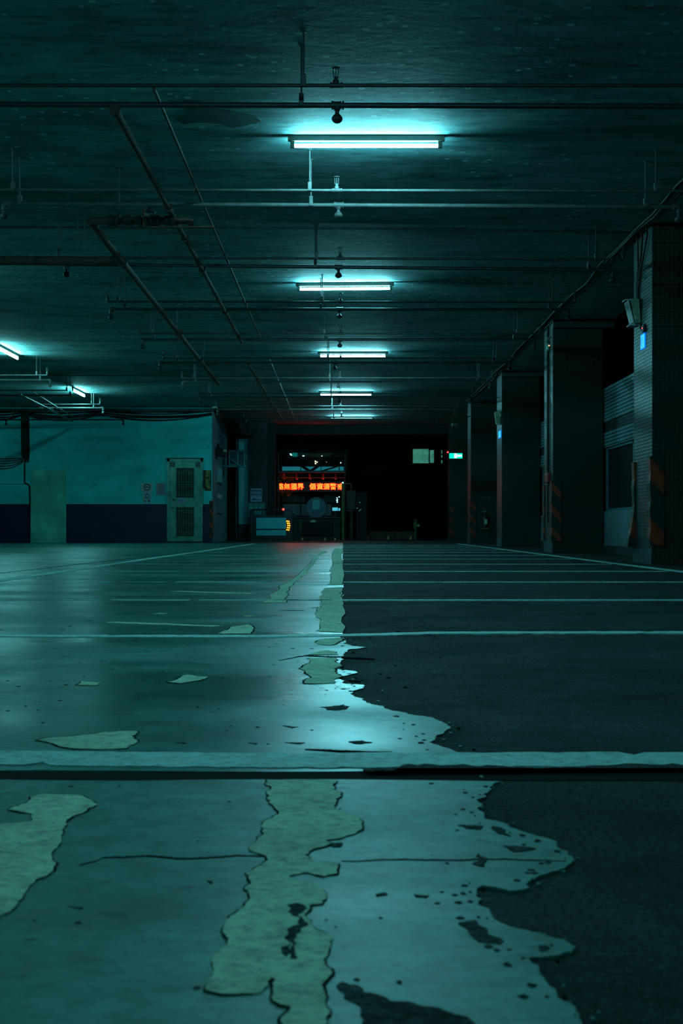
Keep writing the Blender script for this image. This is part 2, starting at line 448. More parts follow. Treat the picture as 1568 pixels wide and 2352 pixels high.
# open joint
top = [(-9 + k * 0.06, 2.238 + random.uniform(-.006, .008) + 0.008 * math.sin(k * .13)) for k in range(0, 230)]
bot = [(x, 2.163 + random.uniform(-.005, .004) + 0.006 * math.sin(x * 5)) for x, _ in reversed(top)]
MB().prism(top + bot, 0.0, 0.0012).build('expansion_joint', 'joint_tar', floor, label='black open joint across the floor')
# crumbling asphalt beside the near line on the right
top = [(0.03 + k * 0.012, 2.27 + random.uniform(-.01, .015) + 0.014 * math.sin(k * .21) - (0.05 if k < 5 else 0)) for k in range(0, 190)]
bot = [(x, 2.245 + random.uniform(-.004, .004)) for x, _ in reversed(top)]
MB().prism(top + bot, 0.0, 0.0062).build('crumbled_edge', 'worn_asphalt', floor)

def band(pts, w, z, name, mat, wear=0.15, zb=0.0, **kw):
    """a painted stripe along a polyline with nibbled edges"""
    L = []; R = []
    step = max(0.02, min(0.1, pts[0][1] * 0.006))
    for (a, b) in zip(pts[:-1], pts[1:]):
        d = math.hypot(b[0] - a[0], b[1] - a[1]); n = max(2, int(d / step))
        ux, uy = (b[0] - a[0]) / d, (b[1] - a[1]) / d
        for k in range(n):
            x = a[0] + ux * d * k / n; y = a[1] + uy * d * k / n
            h = w / 2
            e1 = h * (1 + random.uniform(-wear, wear * .4)); e2 = h * (1 + random.uniform(-wear, wear * .4))
            if random.random() < 0.04: e1 *= 0.6
            if random.random() < 0.04: e2 *= 0.6
            L.append((x - uy * e1, y + ux * e1)); R.append((x + uy * e2, y - ux * e2))
    return MB().prism(L + R[::-1], zb, z).build(name, mat, floor, **kw)
# stall lines, every 2.5 m
WL_ = 'white_line_paint'
L0 = fl(-60, 1748); R0 = fl(1640, 1743)
band([(-2.4, 2.37), (-0.55, 2.365), (-0.1, 2.335), (0.25, 2.345), (2.8, 2.40)], 0.145, 0.0048, 'stall_line', WL_, 0.10, label='widest painted line nearest the camera')
band([(-2.35, 5.07), (-0.3, 5.03), (0.0, 5.08), (0.35, 5.20), (2.85, 5.26)], 0.11, 0.0048, 'stall_line', WL_, 0.2)
for i, yy in enumerate((7.60, 10.15, 12.7, 15.25, 17.8, 20.3, 22.9, 25.4, 28.0, 30.5, 33.0)):
    band([(0.0 if i else -0.35, yy - 0.02), (2.85, yy + 0.02)], 0.11, 0.0048, 'stall_line', WL_, 0.2)
    xa = -2.35 + (0.9 if i == 0 else 0)
    while xa < -0.03:
        xb = min(0.0, xa + random.uniform(.25, 1.1))
        if xb - xa > .05: band([(xa, yy + random.uniform(-.01, .01)), (xb, yy - .015)], random.uniform(.05, .10), 0.0048, 'worn_stall_line', WL_, 0.5)
        xa = xb + random.choice([0.0, .06, .2])
band([(2.93, 9), (2.86, 15), (2.82, 28), (2.78, 36)], 0.10, 0.0052, 'border_line', WL_, 0.2)
band([(-2.45, 7.5), (-2.40, 12), (-2.36, 18), (-2.2, 28.6), (-2.15, 36)], 0.13, 0.0052, 'border_line', WL_, 0.35)
band([(-2.95, 9.5), (-2.78, 13), (-2.6, 18.5), (-2.2, 26.5), (-2.2, 36)], 0.035, 0.0036, 'floor_crack', 'joint_tar', 0.4)
for a, b_, w in ((fl(250, 1431), fl(520, 1441), .07), (fl(400, 1359), fl(600, 1366), .09), (fl(358, 1411), fl(405, 1412), .06), (fl(560, 1417), fl(612, 1416), .05)):
    band([a, b_], w, 0.0042, 'old_yellow_line', 'yellow_line_paint', 0.3)
yel = [
 P((613,1797),(608,1808),(625,1815),(612,1840),(630,1860),(640,1877),(605,1895),(595,1930),(577,1948),(572,1962),(600,1970),(615,1985),(590,2000),(565,2012),(560,2050),(563,2085),(525,2120),(510,2150),(523,2175),(485,2220),(472,2285),(520,2295),(600,2292),(615,2275),(622,2255),(632,2260),(625,2310),(668,2325),(645,2352),(640,2440),
   (745,2440),(748,2352),(745,2310),(738,2275),(760,2250),(752,2205),(765,2165),(735,2150),(715,2130),(705,2105),(712,2088),(740,2085),(748,2060),(735,2045),(685,2032),(663,2021),(700,2012),(745,2022),(775,2014),(778,1992),(722,1987),(700,1972),(712,1962),(745,1952),(762,1945),(745,1938),(790,1930),(831,1912),(826,1890),(790,1875),(770,1850),(785,1835),(765,1820),(775,1799)),
 P((705,1515),(745,1514),(772,1515),(779,1535),(768,1545),(770,1572),(730,1574),(700,1573),(703,1550),(695,1535)),
 P((725,1452),(728,1420),(725,1410),(733,1395),(740,1398),(738,1385),(745,1352),(783,1350),(785,1380),(786,1455)),
 P((725,1478),(740,1471),(780,1467),(785,1474),(760,1485),(735,1483)),
 P((708,1507),(745,1496),(770,1501),(776,1507)),
 P((752,1345),(758,1310),(770,1260),(785,1260),(785,1345)),
 P((600,1386),(630,1362),(660,1340),(735,1266),(750,1266),(705,1310),(675,1340),(660,1370),(655,1386)),
 P((85,1705),(110,1700),(165,1697),(240,1686),(312,1684),(306,1698),(313,1712),(290,1724),(170,1725),(120,1712)),
 P((385,1570),(415,1560),(430,1553),(475,1558),(455,1567),(415,1573)),
 P((500,1458),(530,1442),(570,1436),(580,1448),(575,1458)),
 P((177,1577),(185,1569),(230,1571),(225,1578)),
 P((20,1866),(60,1852),(70,1838),(100,1830),(180,1832),(205,1842),(225,1855),(190,1875),(150,1895),(145,1920),(140,1935),(125,1960),(128,1990),(80,2030),(60,2055),(35,2090),(0,2112),(-70,2150),(-70,1905),(0,1900),(75,1893),(75,1877)),
]
for p in yel:
    yav = sum(q[1] for q in p) / len(p)
    q = jag(p, 0.10 if yav < 4 else 0.035, 0.002, 5 if yav < 4 else 3)
    MB().prism(q, 0.0, 0.0044).build('old_yellow_line', 'yellow_line_paint', floor)
    a_ = sum(q[i][0] * q[(i + 1) % len(q)][1] - q[(i + 1) % len(q)][0] * q[i][1] for i in range(len(q)))
    sg = 1 if a_ > 0 else -1
    m_ = MB(); out = []; wv = 0.5
    for i in range(len(q)):
        a, b_ = q[i - 1], q[(i + 1) % len(q)]
        tx, ty = b_[0] - a[0], b_[1] - a[1]; l_ = math.hypot(tx, ty) or 1
        wv = min(1, max(0.0, wv + random.uniform(-.25, .25)))
        w_ = 0.0019 * min(yav, 3.5) * wv
        out.append((q[i][0] + sg * ty / l_ * w_, q[i][1] - sg * tx / l_ * w_ * 1.5))
    n_ = len(q)
    m_.add([(x, y_, .0041) for x, y_ in q] + [(x, y_, .0041) for x, y_ in out], [(i, i + n_, (i + 1) % n_ + n_, (i + 1) % n_) for i in range(n_)])
    m_.build('paint_edge_crack', 'joint_tar', floor)
# holes worn through the paint
bare = [P((660,2090),(680,2085),(690,2120),(692,2150),(680,2215),(668,2215),(665,2170),(655,2210),(650,2205),(660,2150)),
        P((1052,2128),(1090,2122),(1120,2145),(1152,2165),(1150,2178),(1100,2172),(1075,2150)),
        P((1085,1992),(1100,1968),(1118,1985),(1112,1998)), P((1155,1950),(1185,1950),(1230,1956),(1180,1964)),
        P((1050,1902),(1110,1904),(1105,1912),(1070,1910)), P((1130,1904),(1160,1912),(1172,1928),(1140,1920)),
        P((950,2062),(985,2064),(980,2070),(955,2068)), P((862,2062),(885,2058),(888,2064),(865,2067)),
        P((1235,2182),(1255,2180),(1258,2190),(1240,2194)), P((765,1943),(780,1942),(782,1952),(768,1953)),
        P((800,1708),(830,1705),(855,1710),(830,1714)), P((735,1628),(790,1622),(798,1632),(770,1636),(750,1634)),
        P((160,2090),(190,2092),(185,2096)), P((475,2030),(488,2032),(485,2037)), P((570,1711),(592,1712),(585,1715)),
        P((405,1710),(430,1711),(420,1713)), P((650,1671),(685,1674),(670,1678)), P((655,1710),(700,1711),(690,1714)),
        P((784,2265),(840,2290),(900,2310),(980,2322),(1040,2340),(1080,2352),(1100,2430),(784,2430)),
        P((820,1560),(800,1566),(830,1568))]
for k, p in enumerate(bare):
    MB().prism(jag(p, 0.16, 0.003, 4), 0.0, 0.0050 if k == 0 else 0.0038).build('bare_patch', 'worn_asphalt', floor)
specks = MB(); chips = MB()
def blob(cx, cy, r_, sy=1.6):
    n_ = 9; ph = random.uniform(0, 6.28)
    return jag([(cx + r_ * math.cos(ph + a * 6.283 / n_) * random.uniform(.6, 1.2), cy + sy * r_ * math.sin(ph + a * 6.283 / n_) * random.uniform(.6, 1.2)) for a in range(n_)], 0.12, 0.002, 2)
for k in range(60):
    a = random.choice(nf[:-8]); d_ = abs(random.gauss(0, .02)); r_ = random.choice([.0012, .002, .002, .003, .004])
    specks.prism(blob(a[0] - d_ - r_, a[1] + random.uniform(-.03, .03), r_), 0.0, 0.0036)
    if k % 3: continue
    a = random.choice(nf[:-8]); d_ = abs(random.gauss(0, .01)); r_ = random.choice([.001, .0015, .002])
    chips.prism(blob(a[0] + d_ + r_, a[1] + random.uniform(-.02, .02), r_), 0.0, 0.0028)
for k in range(45):
    a = random.choice(ef[:max(20, len(ef) - 250)]); d_ = abs(random.gauss(0, .035)); r_ = random.choice([.002, .003, .004, .006])
    specks.prism(blob(a[0] - d_ - r_, a[1] + random.uniform(-.1, .1), r_, 2.2), 0.0, 0.0036)
    a = random.choice(ef); d_ = abs(random.gauss(0, .02)); r_ = random.choice([.002, .003])
    chips.prism(blob(a[0] + d_ + r_, a[1] + random.uniform(-.1, .1), r_, 2.2), 0.0, 0.0028)
for k in range(130):
    yy_ = random.uniform(1.15, 6); specks.prism(blob(random.uniform(-.24, .1) * yy_, yy_, random.choice([.001, .0015, .002, .003]) * (0.6 + yy_ * .35), 1.4), 0.0, 0.0036)
o = specks.build('bare_specks', 'worn_asphalt', floor); o['kind'] = 'stuff'
o = chips.build('paint_chips', 'floor_coating_dusty', floor); o['kind'] = 'stuff'
def crack(pts, w):
    q = jag(pts, 0.08, 0.004, 5, closed=False)
    n = len(q)
    L = [(x, y_ + w * 1.6 * (0.3 + 0.7 * math.sin(math.pi * i / n)) * random.uniform(.5, 1)) for i, (x, y_) in enumerate(q)]
    MB().prism(q + L[::-1], 0.0, 0.0037).build('floor_crack', 'joint_tar', floor)
crack(P((182,1996),(235,1978),(330,1974),(400,1980),(480,1978),(540,1973),(612,1975)), 0.006)
crack(P((784,1985),(850,1984),(930,1982),(1060,1984),(1180,1982),(1300,1985)), 0.004)
crack(P((640,1520),(700,1510),(790,1513),(860,1516)), 0.03)
crack(P((715,1398),(745,1395),(786,1393)), 0.05)
crack(P((640,1404),(700,1404)), 0.03)
crack(P((784,1733),(700,1727),(790,1730),(900,1731)), 0.008)
crack(P((75,1740),(85,1748),(160,1746)), 0.010)

# ------------------------------------------------------------------ ceiling, end beam, road
def pipe_hole(): pass
ceil = struct(MB().box(-14, 4.08, -4, 45.6, CEIL, CEIL + 0.3).build('ceiling', 'ceiling_concrete'))
def cpt(x, y_):
    Y = 3.16 * F / (1214 - y_); return (fx(x, Y), Y)
poly = jag([cpt(*q) for q in ((405,268),(430,252),(410,236),(425,231),(470,235),(500,250),(560,262),(590,268),(600,277),(585,283),(560,288),(535,293),(510,284),(450,280),(425,285),(408,278))], 0.10, 0.02, 4)
MB().prism(poly, CEIL - 0.004, CEIL).build('peeled_patch', 'peeled_concrete', ceil)
struct(MB().box(-3.4, 4.08, 45.3, 45.8, 3.26, CEIL).build('trim_1', 'dark_concrete'))
struct(MB().box(-14, 20, 38.75, 46.0, 0.0, 0.006).box(-40, 40, 46.0, 110, -0.2, 0.0).build('ground', 'dark_concrete'))

# ------------------------------------------------------------------ fluorescent lights
def light(cx, cy, rot, label, long=1.26, group='bare tube ceiling lights'):
    M = Matrix.Translation((cx, cy, CEIL)) @ Matrix.Rotation(rot, 4, 'Z')
    t = thing('fluorescent_light', label, 'ceiling light', (cx, cy, CEIL), group)
    h = long / 2
    MB().box(-h, h, -.022, .022, -.048, 0.0, M=M, bev=.006).build('housing', 'lamp_housing_paint', t)
    for s in (-1, 1):
        MB().box(s * (h - .055), s * (h - .02), -.016, .016, -.102, -.046, M=M, bev=.004).build('lamp_holder', 'lamp_housing_paint', t)
    tb = MB(); tb.tube([M @ Vector((-(h - .055), 0, -.083)), M @ Vector((h - .055, 0, -.083))], .0150, 16)
    tb.build('tube', 'tube_phosphor_greenish' if cx < -3 else 'tube_phosphor', t)
    return t
light(0.185, 11.9, 0.0, 'white fluorescent tube light nearest overhead, largest of the central row')
light(0.02, 19.0, math.radians(-3), 'white fluorescent tube light second from the front of the central row')
light(0.17, 26.4, 0.0, 'white fluorescent tube light third from the front of the central row')
light(0.06, 34.0, math.radians(3), 'white fluorescent tube light fourth in the central row, above the red sign')
light(0.23, 41.7, 0.0, 'farthest fluorescent tube light of the central row, thin and half hidden by pipes')
light(-5.90, 26.0, math.pi / 2, 'fluorescent tube light cut by the left edge of the photo', 1.75)
light(-6.02, 33.7, math.pi / 2, 'fluorescent tube light pointing away over the left wall', 1.55)
# the same rows go on out of frame; two are added for foreground light
light(0.10, 4.7, 0.0, 'white fluorescent tube light overhead just in front of the camera, above the frame')
light(0.10, -2.6, 0.0, 'unseen white fluorescent tube light added behind the camera for foreground light, outside the frame')  # unseen tube, added to brighten the near floor
light(-5.90, 3.4, math.pi / 2, 'unseen fluorescent tube light added to the left row for foreground light, left of the camera, outside the frame', 1.55)  # added out of view, also lifts the foreground
light(-5.90, 18.4, math.pi / 2, 'fluorescent tube light of the left row, outside the frame', 1.55)
light(-5.90, 10.8, math.pi / 2, 'fluorescent tube light of the left row, level with the camera aisle', 1.55)

# ------------------------------------------------------------------ sprinkler pipework
def hanger(t, x, Y, ztop, z, r, mat):
    MB().tube([(x, Y, ztop), (x, Y, z + r)], 0.0065, 8).lathe((x, Y, ztop - .006), [(.02, 0), (.02, .006)], 10).build('hanger_rod', mat, t)
    MB().box(x - .016, x + .016, Y - r - .007, Y + r + .007, z - r * .6, z + r + .055, bev=.004).build('pipe_clamp', mat, t)
def head_down(t, x, Y, z, mat, k=0.85):
    MB().lathe((x, Y, z), [(.024*k, 0), (.024*k, -.028*k), (.017*k, -.03*k), (.016*k, -.055*k), (.028*k, -.064*k), (.038*k, -.076*k), (.043*k, -.090*k), (.042*k, -.100*k), (.034*k, -.114*k), (.020*k, -.124*k), (.004*k, -.128*k)], 16).build('sprinkler_head', mat, t)
def head_up(t, x, Y, z, mat):
    m = MB().lathe((x, Y, z), [(.02, 0), (.02, .02), (.012, .03), (.012, .045)], 12)
    m.tube([(x - .014, Y, z + .04), (x - .016, Y, z + .09), (x, Y, z + .10), (x + .016, Y, z + .09), (x + .014, Y, z + .04)], .003, 6)
    m.tube([(x, Y, z + .045), (x, Y, z + .095)], .003, 6).lathe((x, Y, z + .10), [(.026, 0), (.026, .004)], 12)
    m.build('sprinkler_head', mat, t)
def collar(x, Y, z, r, ln=.06):
    return MB().lathe((x - ln / 2, Y, z), [(r * 1.35, 0), (r * 1.35, ln)], 14, (1, 0, 0)).lathe((x - ln * .62, Y, z), [(r * 1.55, 0), (r * 1.55, .012)], 14, (1, 0, 0)).lathe((x + ln * .55, Y, z), [(r * 1.55, 0), (r * 1.55, .012)], 14, (1, 0, 0))
def branch(kind, x0, x1, Y0, Y1, Z, rods, heads, e0, e1, label, mat='dark_steel', Z1=None):
    """kind: 'low' thick pipe with heads hanging down, 'high' thin pipe with heads standing up"""
    r = 0.0185 if kind == 'low' else 0.0125
    Z1 = Z if Z1 is None else Z1
    Yx = lambda x: Y0 + (Y1 - Y0) * (x - x0) / (x1 - x0)
    Zx = lambda x: Z + (Z1 - Z) * (x - x0) / (x1 - x0)
    t = thing('sprinkler_pipe', label, 'pipe', (x0, Y0, Z), 'pipes crossing under the ceiling')
    s = -1 if kind == 'low' else 1
    pts = []
    if e0: pts += [(x0, Y0, Z + s * .05), (x0, Y0, Z + s * .02), (x0 + .006, Y0, Z + s * .006), (x0 + .02, Y0, Z)]
    else: pts += [(x0, Y0, Z)]
    if e1: pts += [(x1 - .02, Y1, Z1), (x1 - .006, Y1, Z1 + s * .006), (x1, Y1, Z1 + s * .02), (x1, Y1, Z1 + s * .05)]
    else: pts += [(x1, Y1, Z1)]
    MB().tube(pts, r, 12).build('pipe', mat, t)
    for e, xx, yy, zz, dx in ((e0, x0, Y0, Z, 1), (e1, x1, Y1, Z1, -1)):
        if e:
            MB().tube([(xx, yy, zz + s * .055), (xx, yy, zz + s * .012), (xx + dx * .004, yy, zz + s * .004), (xx + dx * .014, yy, zz), (xx + dx * .05, yy, zz)], r * 1.4, 12).build('elbow', mat, t)
            if kind == 'low': head_down(t, xx, yy, zz - .03, mat)
            elif e == 1: head_up(t, xx, yy, zz + .03, mat)
    for x in rods: hanger(t, x, Yx(x), CEIL, Zx(x), r, mat)
    for x in heads:
        collar(x, Yx(x), Zx(x), r).build('tee_fitting', mat, t)
        if kind == 'low': head_down(t, x, Yx(x), Zx(x) - .01, mat)
        else: head_up(t, x, Yx(x), Zx(x) + .01, mat)
    return t
ZL, ZH = CH + 2.77, CH + 2.82
def rr(xs, Y): return [fx(x, Y) for x in xs]
ordn = ['nearest', 'second nearest', 'third', 'fourth', 'fifth', 'sixth', 'seventh', 'eighth', 'ninth', 'tenth']
# A
branch('high', -3.2, 3.2, 9.42, 9.42, CH+2.82, rr([697], 9.42), rr([771], 9.42), 0, 0, 'thin sprinkler pipe nearest the top of the photo, crossing the whole frame')
branch('low', -3.2, 3.2, 9.66, 9.72, CH+2.77, rr([692], 9.69), rr([774], 9.69), 0, 0, 'thick sprinkler pipe in front of the nearest tube light, crossing the whole frame')
# B
branch('high', -4.0, 3.6, 12.31, 12.38, CH+2.82, rr([30, 711, 1508], 12.33), rr([773], 12.33), 0, 0, 'thin brightly lit sprinkler pipe just behind the nearest tube light', 'galvanised_pipe')
branch('low', fx(8, 12.6), fx(1558, 12.75), 12.62, 12.74, CH+2.77, rr([48, 714, 1486], 12.66), rr([777], 12.66), 1, 1, 'thick brightly lit sprinkler pipe just behind the nearest tube light, elbows at both ends', 'galvanised_pipe')
# C
branch('high', fx(290, 15.4), fx(1430, 15.5), 15.42, 15.5, ZH, rr([727, 1370], 15.45), rr([781], 15.45), 0, 1, 'thin sprinkler pipe between the first and second tube lights')
branch('low', fx(152, 15.5), fx(1409, 15.8), 15.52, 15.86, ZL, rr([724, 1357], 15.7), rr([777], 15.7), 1, 1, 'thick sprinkler pipe in front of the second tube light, ending by the right wall cables')
# D
branch('high', fx(247, 18.4), fx(1318, 18.5), 18.4, 18.45, ZH, rr([271, 740, 1270], 18.4), rr([782], 18.4), 1, 1, 'thin sprinkler pipe behind the second tube light')
branch('low', fx(255, 18.7), fx(1305, 18.7), 18.68, 18.72, ZL, rr([288, 737, 1262], 18.7), rr([779], 18.7), 1, 1, 'thick sprinkler pipe behind the second tube light')
# E
branch('high', fx(320, 21.4), fx(1240, 21.4), 21.4, 21.4, ZH, rr([347, 745, 1188], 21.4), rr([782], 21.4), 1, 1, 'thin sprinkler pipe in front of the third tube light')
branch('low', fx(327, 21.7), fx(1226, 21.7), 21.7, 21.7, ZL, rr([353, 748, 1180], 21.7), rr([780], 21.7), 1, 1, 'thick sprinkler pipe in front of the third tube light, where the long rust main ends')
# F
branch('high', fx(375, 24.5), fx(1180, 24.5), 24.5, 24.5, ZH, rr([402, 752, 1140], 24.5), rr([782], 24.5), 1, 1, 'thin sprinkler pipe touching the third tube light')
branch('low', fx(368, 24.7), fx(1170, 24.7), 24.7, 24.7, ZL, rr([407, 755, 1133], 24.7), rr([768], 24.7), 1, 1, 'thick sprinkler pipe just under the third tube light')
# G
branch('high', fx(418, 27.7), fx(1130, 27.7), 27.7, 27.7, ZH, rr([445, 757, 1100], 27.7), rr([780], 27.7), 1, 1, 'thin lit sprinkler pipe between the third and fourth tube lights', 'galvanised_pipe')
branch('low', fx(420, 27.95), fx(1125, 27.95), 27.95, 27.95, ZL, rr([449, 758, 1096], 27.95), rr([777], 27.95), 1, 1, 'thick lit sprinkler pipe between the third and fourth tube lights', 'galvanised_pipe')
# H I J
branch('high', fx(456, 30.9), fx(1085, 30.9), 30.9, 30.9, ZH, rr([479, 760], 30.9), rr([781], 30.9), 1, 1, 'thin dark sprinkler pipe in front of the fourth tube light')
branch('low', fx(460, 31.2), fx(1080, 31.2), 31.2, 31.2, ZL, rr([483, 761], 31.2), rr([779], 31.2), 1, 1, 'thick dark sprinkler pipe in front of the fourth tube light')
branch('high', fx(496, 34.1), fx(1050, 34.1), 34.1, 34.1, ZH, rr([762], 34.1), rr([782], 34.1), 1, 1, 'thin lit sprinkler pipe behind the fourth tube light', 'galvanised_pipe')
branch('low', fx(500, 34.4), fx(1045, 34.4), 34.4, 34.4, ZL, rr([763], 34.4), rr([784], 34.4), 1, 1, 'thick lit sprinkler pipe behind the fourth tube light', 'galvanised_pipe')
branch('high', fx(560, 37.4), fx(1010, 37.4), 37.4, 37.4, ZH, rr([766], 37.4), rr([784], 37.4), 1, 1, 'farthest thin sprinkler pipe before the last tube light')
branch('low', fx(565, 37.6), fx(1005, 37.6), 37.6, 37.6, ZL, rr([766], 37.6), rr([785], 37.6), 1, 1, 'farthest thick sprinkler pipe before the last tube light')
# left bay
branch('high', -7.6, fx(108, 27.2), 27.2, 27.2, ZH, rr([84], 27.2), [], 0, 1, 'thin pale sprinkler pipe at the left edge below the cut-off tube light', 'galvanised_pipe')
branch('low', -7.6, fx(115, 27.6), 27.6, 27.6, ZL, rr([92], 27.6), [], 0, 1, 'thick pale sprinkler pipe at the left edge below the cut-off tube light', 'galvanised_pipe')
branch('high', -8.2, fx(155, 30.2), 30.2, 30.2, ZH, rr([153], 30.2), [], 0, 0, 'thin dark sprinkler pipe ending in front of the left tube light')
branch('low', -8.2, fx(163, 30.8), 30.8, 30.8, ZL, rr([161], 30.8), [], 0, 0, 'thick dark sprinkler pipe ending in front of the left tube light')
branch('high', fx(90, 33.6), fx(230, 33.6), 33.6, 33.6, ZH, rr([210], 33.6), [], 0, 1, 'thin shiny sprinkler pipe behind the left tube light', 'galvanised_pipe')
branch('low', fx(90, 34.0), fx(237, 34.0), 34.0, 34.0, ZL, rr([215], 34.0), [], 0, 1, 'thick shiny sprinkler pipe behind the left tube light', 'galvanised_pipe')
branch('high', fx(30, 37.1), fx(275, 37.1), 37.1, 37.1, ZH, rr([31, 264], 37.1), [], 1, 1, 'thin dark sprinkler pipe against the left teal wall')
branch('low', fx(14, 37.4), fx(283, 37.4), 37.4, 37.4, ZL - .02, [], [], 1, 1, 'thick dark sprinkler pipe against the left teal wall')

def main_pipe(pts, r, mat, label, collars=(), rods=(), rr_=1.35):
    t = thing('sprinkler_main', label, 'pipe', pts[0], 'pipes running away under the ceiling')
    MB().tube(pts, r, 14).build('pipe', mat, t)
    for (x, Y, z) in collars:
        MB().lathe((x, Y - .05, z), [(r * rr_, 0), (r * rr_, .1)], 14, (0, 1, 0)).lathe((x, Y - .065, z), [(r * rr_ * 1.15, 0), (r * rr_ * 1.15, .02)], 14, (0, 1, 0)).build('coupling', mat, t)
    for (x, Y, z) in rods:
        MB().tube([(x, Y, CEIL), (x, Y, z + r)], .0065, 8).box(x - .06, x + .06, Y - .02, Y + .02, CEIL - .006, CEIL).build('hanger_rod', 'dark_steel', t)
    return t
zm = ZL - 0.035
main_pipe([(-1.49, 9.69, zm), (-1.49, 21.72, zm)], .024, 'rust_red_pipe', 'long rusty sprinkler main running away left of the near tube lights',
          [(-1.49, y_, zm) for y_ in (9.72, 12.66, 14.0, 15.68, 18.69)])
main_pipe([(-1.205, 9.43, ZH - .02), (-1.22, 21.4, ZH - .02)], .0115, 'rust_red_pipe', 'long thin pipe running away beside the rusty main, nearer the tube lights',
          [(-1.21, y_, ZH - .02) for y_ in (12.33, 15.44, 18.4, 21.35)])
main_pipe([(-1.22, 24.5, ZH - .02), (-1.24, 37.4, ZH - .02)], .0115, 'galvanised_pipe', 'thin lengthwise pipe in the far half of the ceiling, left of the far tube lights', [(-1.23, 27.7, ZH - .02), (-1.23, 30.9, ZH - .02)])
main_pipe([(-1.58, 24.7, zm), (-1.56, 31.2, zm), (-1.52, 37.6, zm)], .022, 'rust_red_pipe', 'thick lengthwise main in the far half of the ceiling', [(-1.57, 27.95, zm), (-1.56, 31.2, zm)])
zb = CH + 2.66
main_pipe([(-2.21, 12.95, zb + .03), (-2.22, 15.0, zb + .02), (-2.24, 20.2, zb), (-2.27, 26.9, zb - .03)], .034, 'rust_red_pipe', 'thick rusty main running away from the valve assembly', [(-2.22, 14.9, zb + .02), (-2.24, 20.2, zb)], [(-2.24, 20.0, zb), (-2.26, 24.0, zb)])
main_pipe([(-6.6, 30.2, ZL - .03), (-6.85, 37.4, ZL - .05)], .026, 'galvanised_pipe', 'thick lengthwise pipe over the far left corner', [(-6.7, 34.0, ZL - .03)])
main_pipe([(-6.35, 30.2, ZH - .02), (-6.75, 37.1, ZH - .03)], .013, 'galvanised_pipe', 'thin lengthwise pipe over the far left corner', [(-6.55, 33.6, ZH - .02)])
# big feed pipe from the left and valve assembly
t = thing('water_feed_pipe', 'thickest dark pipe entering from the left edge of the photo', 'pipe', (-4.2, 15.0, CH + 2.72))
MB().tube([(-4.6, 15.0, CH + 2.72), (fx(275, 15.0), 15.0, CH + 2.71)], .046, 18).build('pipe', 'rust_red_pipe', t)
MB().lathe((fx(255, 15), 15.0, CH + 2.71), [(.056, 0), (.056, .06), (.05, .09), (.02, .14)], 18, (1, 0, 0)).build('end_coupling', 'dark_steel', t)
MB().tube([(fx(135, 15), 15, CEIL), (fx(135, 15), 15, CH + 2.75)], .008, 8).box(fx(123, 15), fx(147, 15), 14.98, 15.02, CEIL - .006, CEIL).lathe((fx(135, 15), 15, CH + 2.76), [(.02, 0), (.024, .05), (.012, .08)], 10).build('hanger_rod', 'dark_steel', t)
for q in (177, 192):
    MB().tube([(fx(q, 14.8), 14.85, CEIL), (fx(q, 14.8), 14.85, CH + 2.76)], .0065, 8).build('hanger_rod', 'dark_steel', t)
Yv = 12.95; zv = fz(507, Yv)
t = thing('valve_assembly', 'rusty flanged valve assembly under the ceiling between the two rusty mains', 'valve', (fx(210, Yv), Yv, zv))
MB().tube([(fx(212, Yv), Yv + .10, zv - .02), (fx(207, Yv), Yv + .03, zv), (fx(215, Yv), Yv, zv), (fx(428, Yv), Yv, zv), (fx(436, Yv), Yv, zv - .006), (fx(440, Yv), Yv + .01, zv - .06)], .031, 16).build('pipe', 'rust_red_pipe', t)
def flange(x, r, w=.028): return MB().lathe((fx(x, Yv) - w / 2, Yv, zv), [(r, 0), (r, w)], 18, (1, 0, 0))
for x, r, w in ((255, .047, .05), (268, .05, .03), (290, .042, .03), (299, .046, .03), (322, .05, .025), (364, .05, .025), (384, .045, .04), (397, .05, .045)):
    flange(x, r, w).build('flange', 'dark_steel', t)
vb = MB().lathe((fx(330, Yv), Yv, zv), [(.035, 0), (.055, .03), (.062, .07), (.055, .10), (.035, .13)], 16, (1, 0, 0))
vb.lathe((fx(344, Yv), Yv, zv + .03), [(.045, 0), (.04, .04), (.05, .045), (.05, .06), (.015, .065), (.015, .11)], 14)
vb.build('gate_valve_body', 'dark_steel', t)
hw = MB().tube([(fx(344, Yv) + .055 * math.cos(a * math.pi / 10), Yv + .055 * math.sin(a * math.pi / 10), zv + .135) for a in range(21)], .006, 6)
hw.box(fx(344, Yv) - .05, fx(344, Yv) + .05, Yv - .004, Yv + .004, zv + .131, zv + .139)
hw.build('handwheel', 'dark_steel', t)
MB().box(fx(336, Yv), fx(346, Yv), Yv - .075, Yv - .070, fz(501, Yv), fz(493, Yv)).build('tag_plate', 'galvanised_pipe', t)
MB().tube([(fx(333, Yv), Yv - .07, fz(470, Yv)), (fx(333, Yv), Yv - .07, fz(522, Yv)), (fx(336, Yv), Yv - .07, fz(526, Yv)), (fx(340, Yv), Yv - .07, fz(526, Yv)), (fx(495, Yv), Yv - .07, fz(525, Yv))], .010, 10).build('bypass_pipe', 'rust_red_pipe', t)
MB().tube([(fx(274, Yv), Yv, CEIL), (fx(274, Yv), Yv, zv + .03)], .008, 8).box(fx(265, Yv), fx(283, Yv), Yv - .02, Yv + .02, CEIL - .006, CEIL).lathe((fx(274, Yv), Yv, zv + .03), [(.018, 0), (.018, .04), (.008, .06)], 8).build('hanger_rod', 'dark_steel', t)
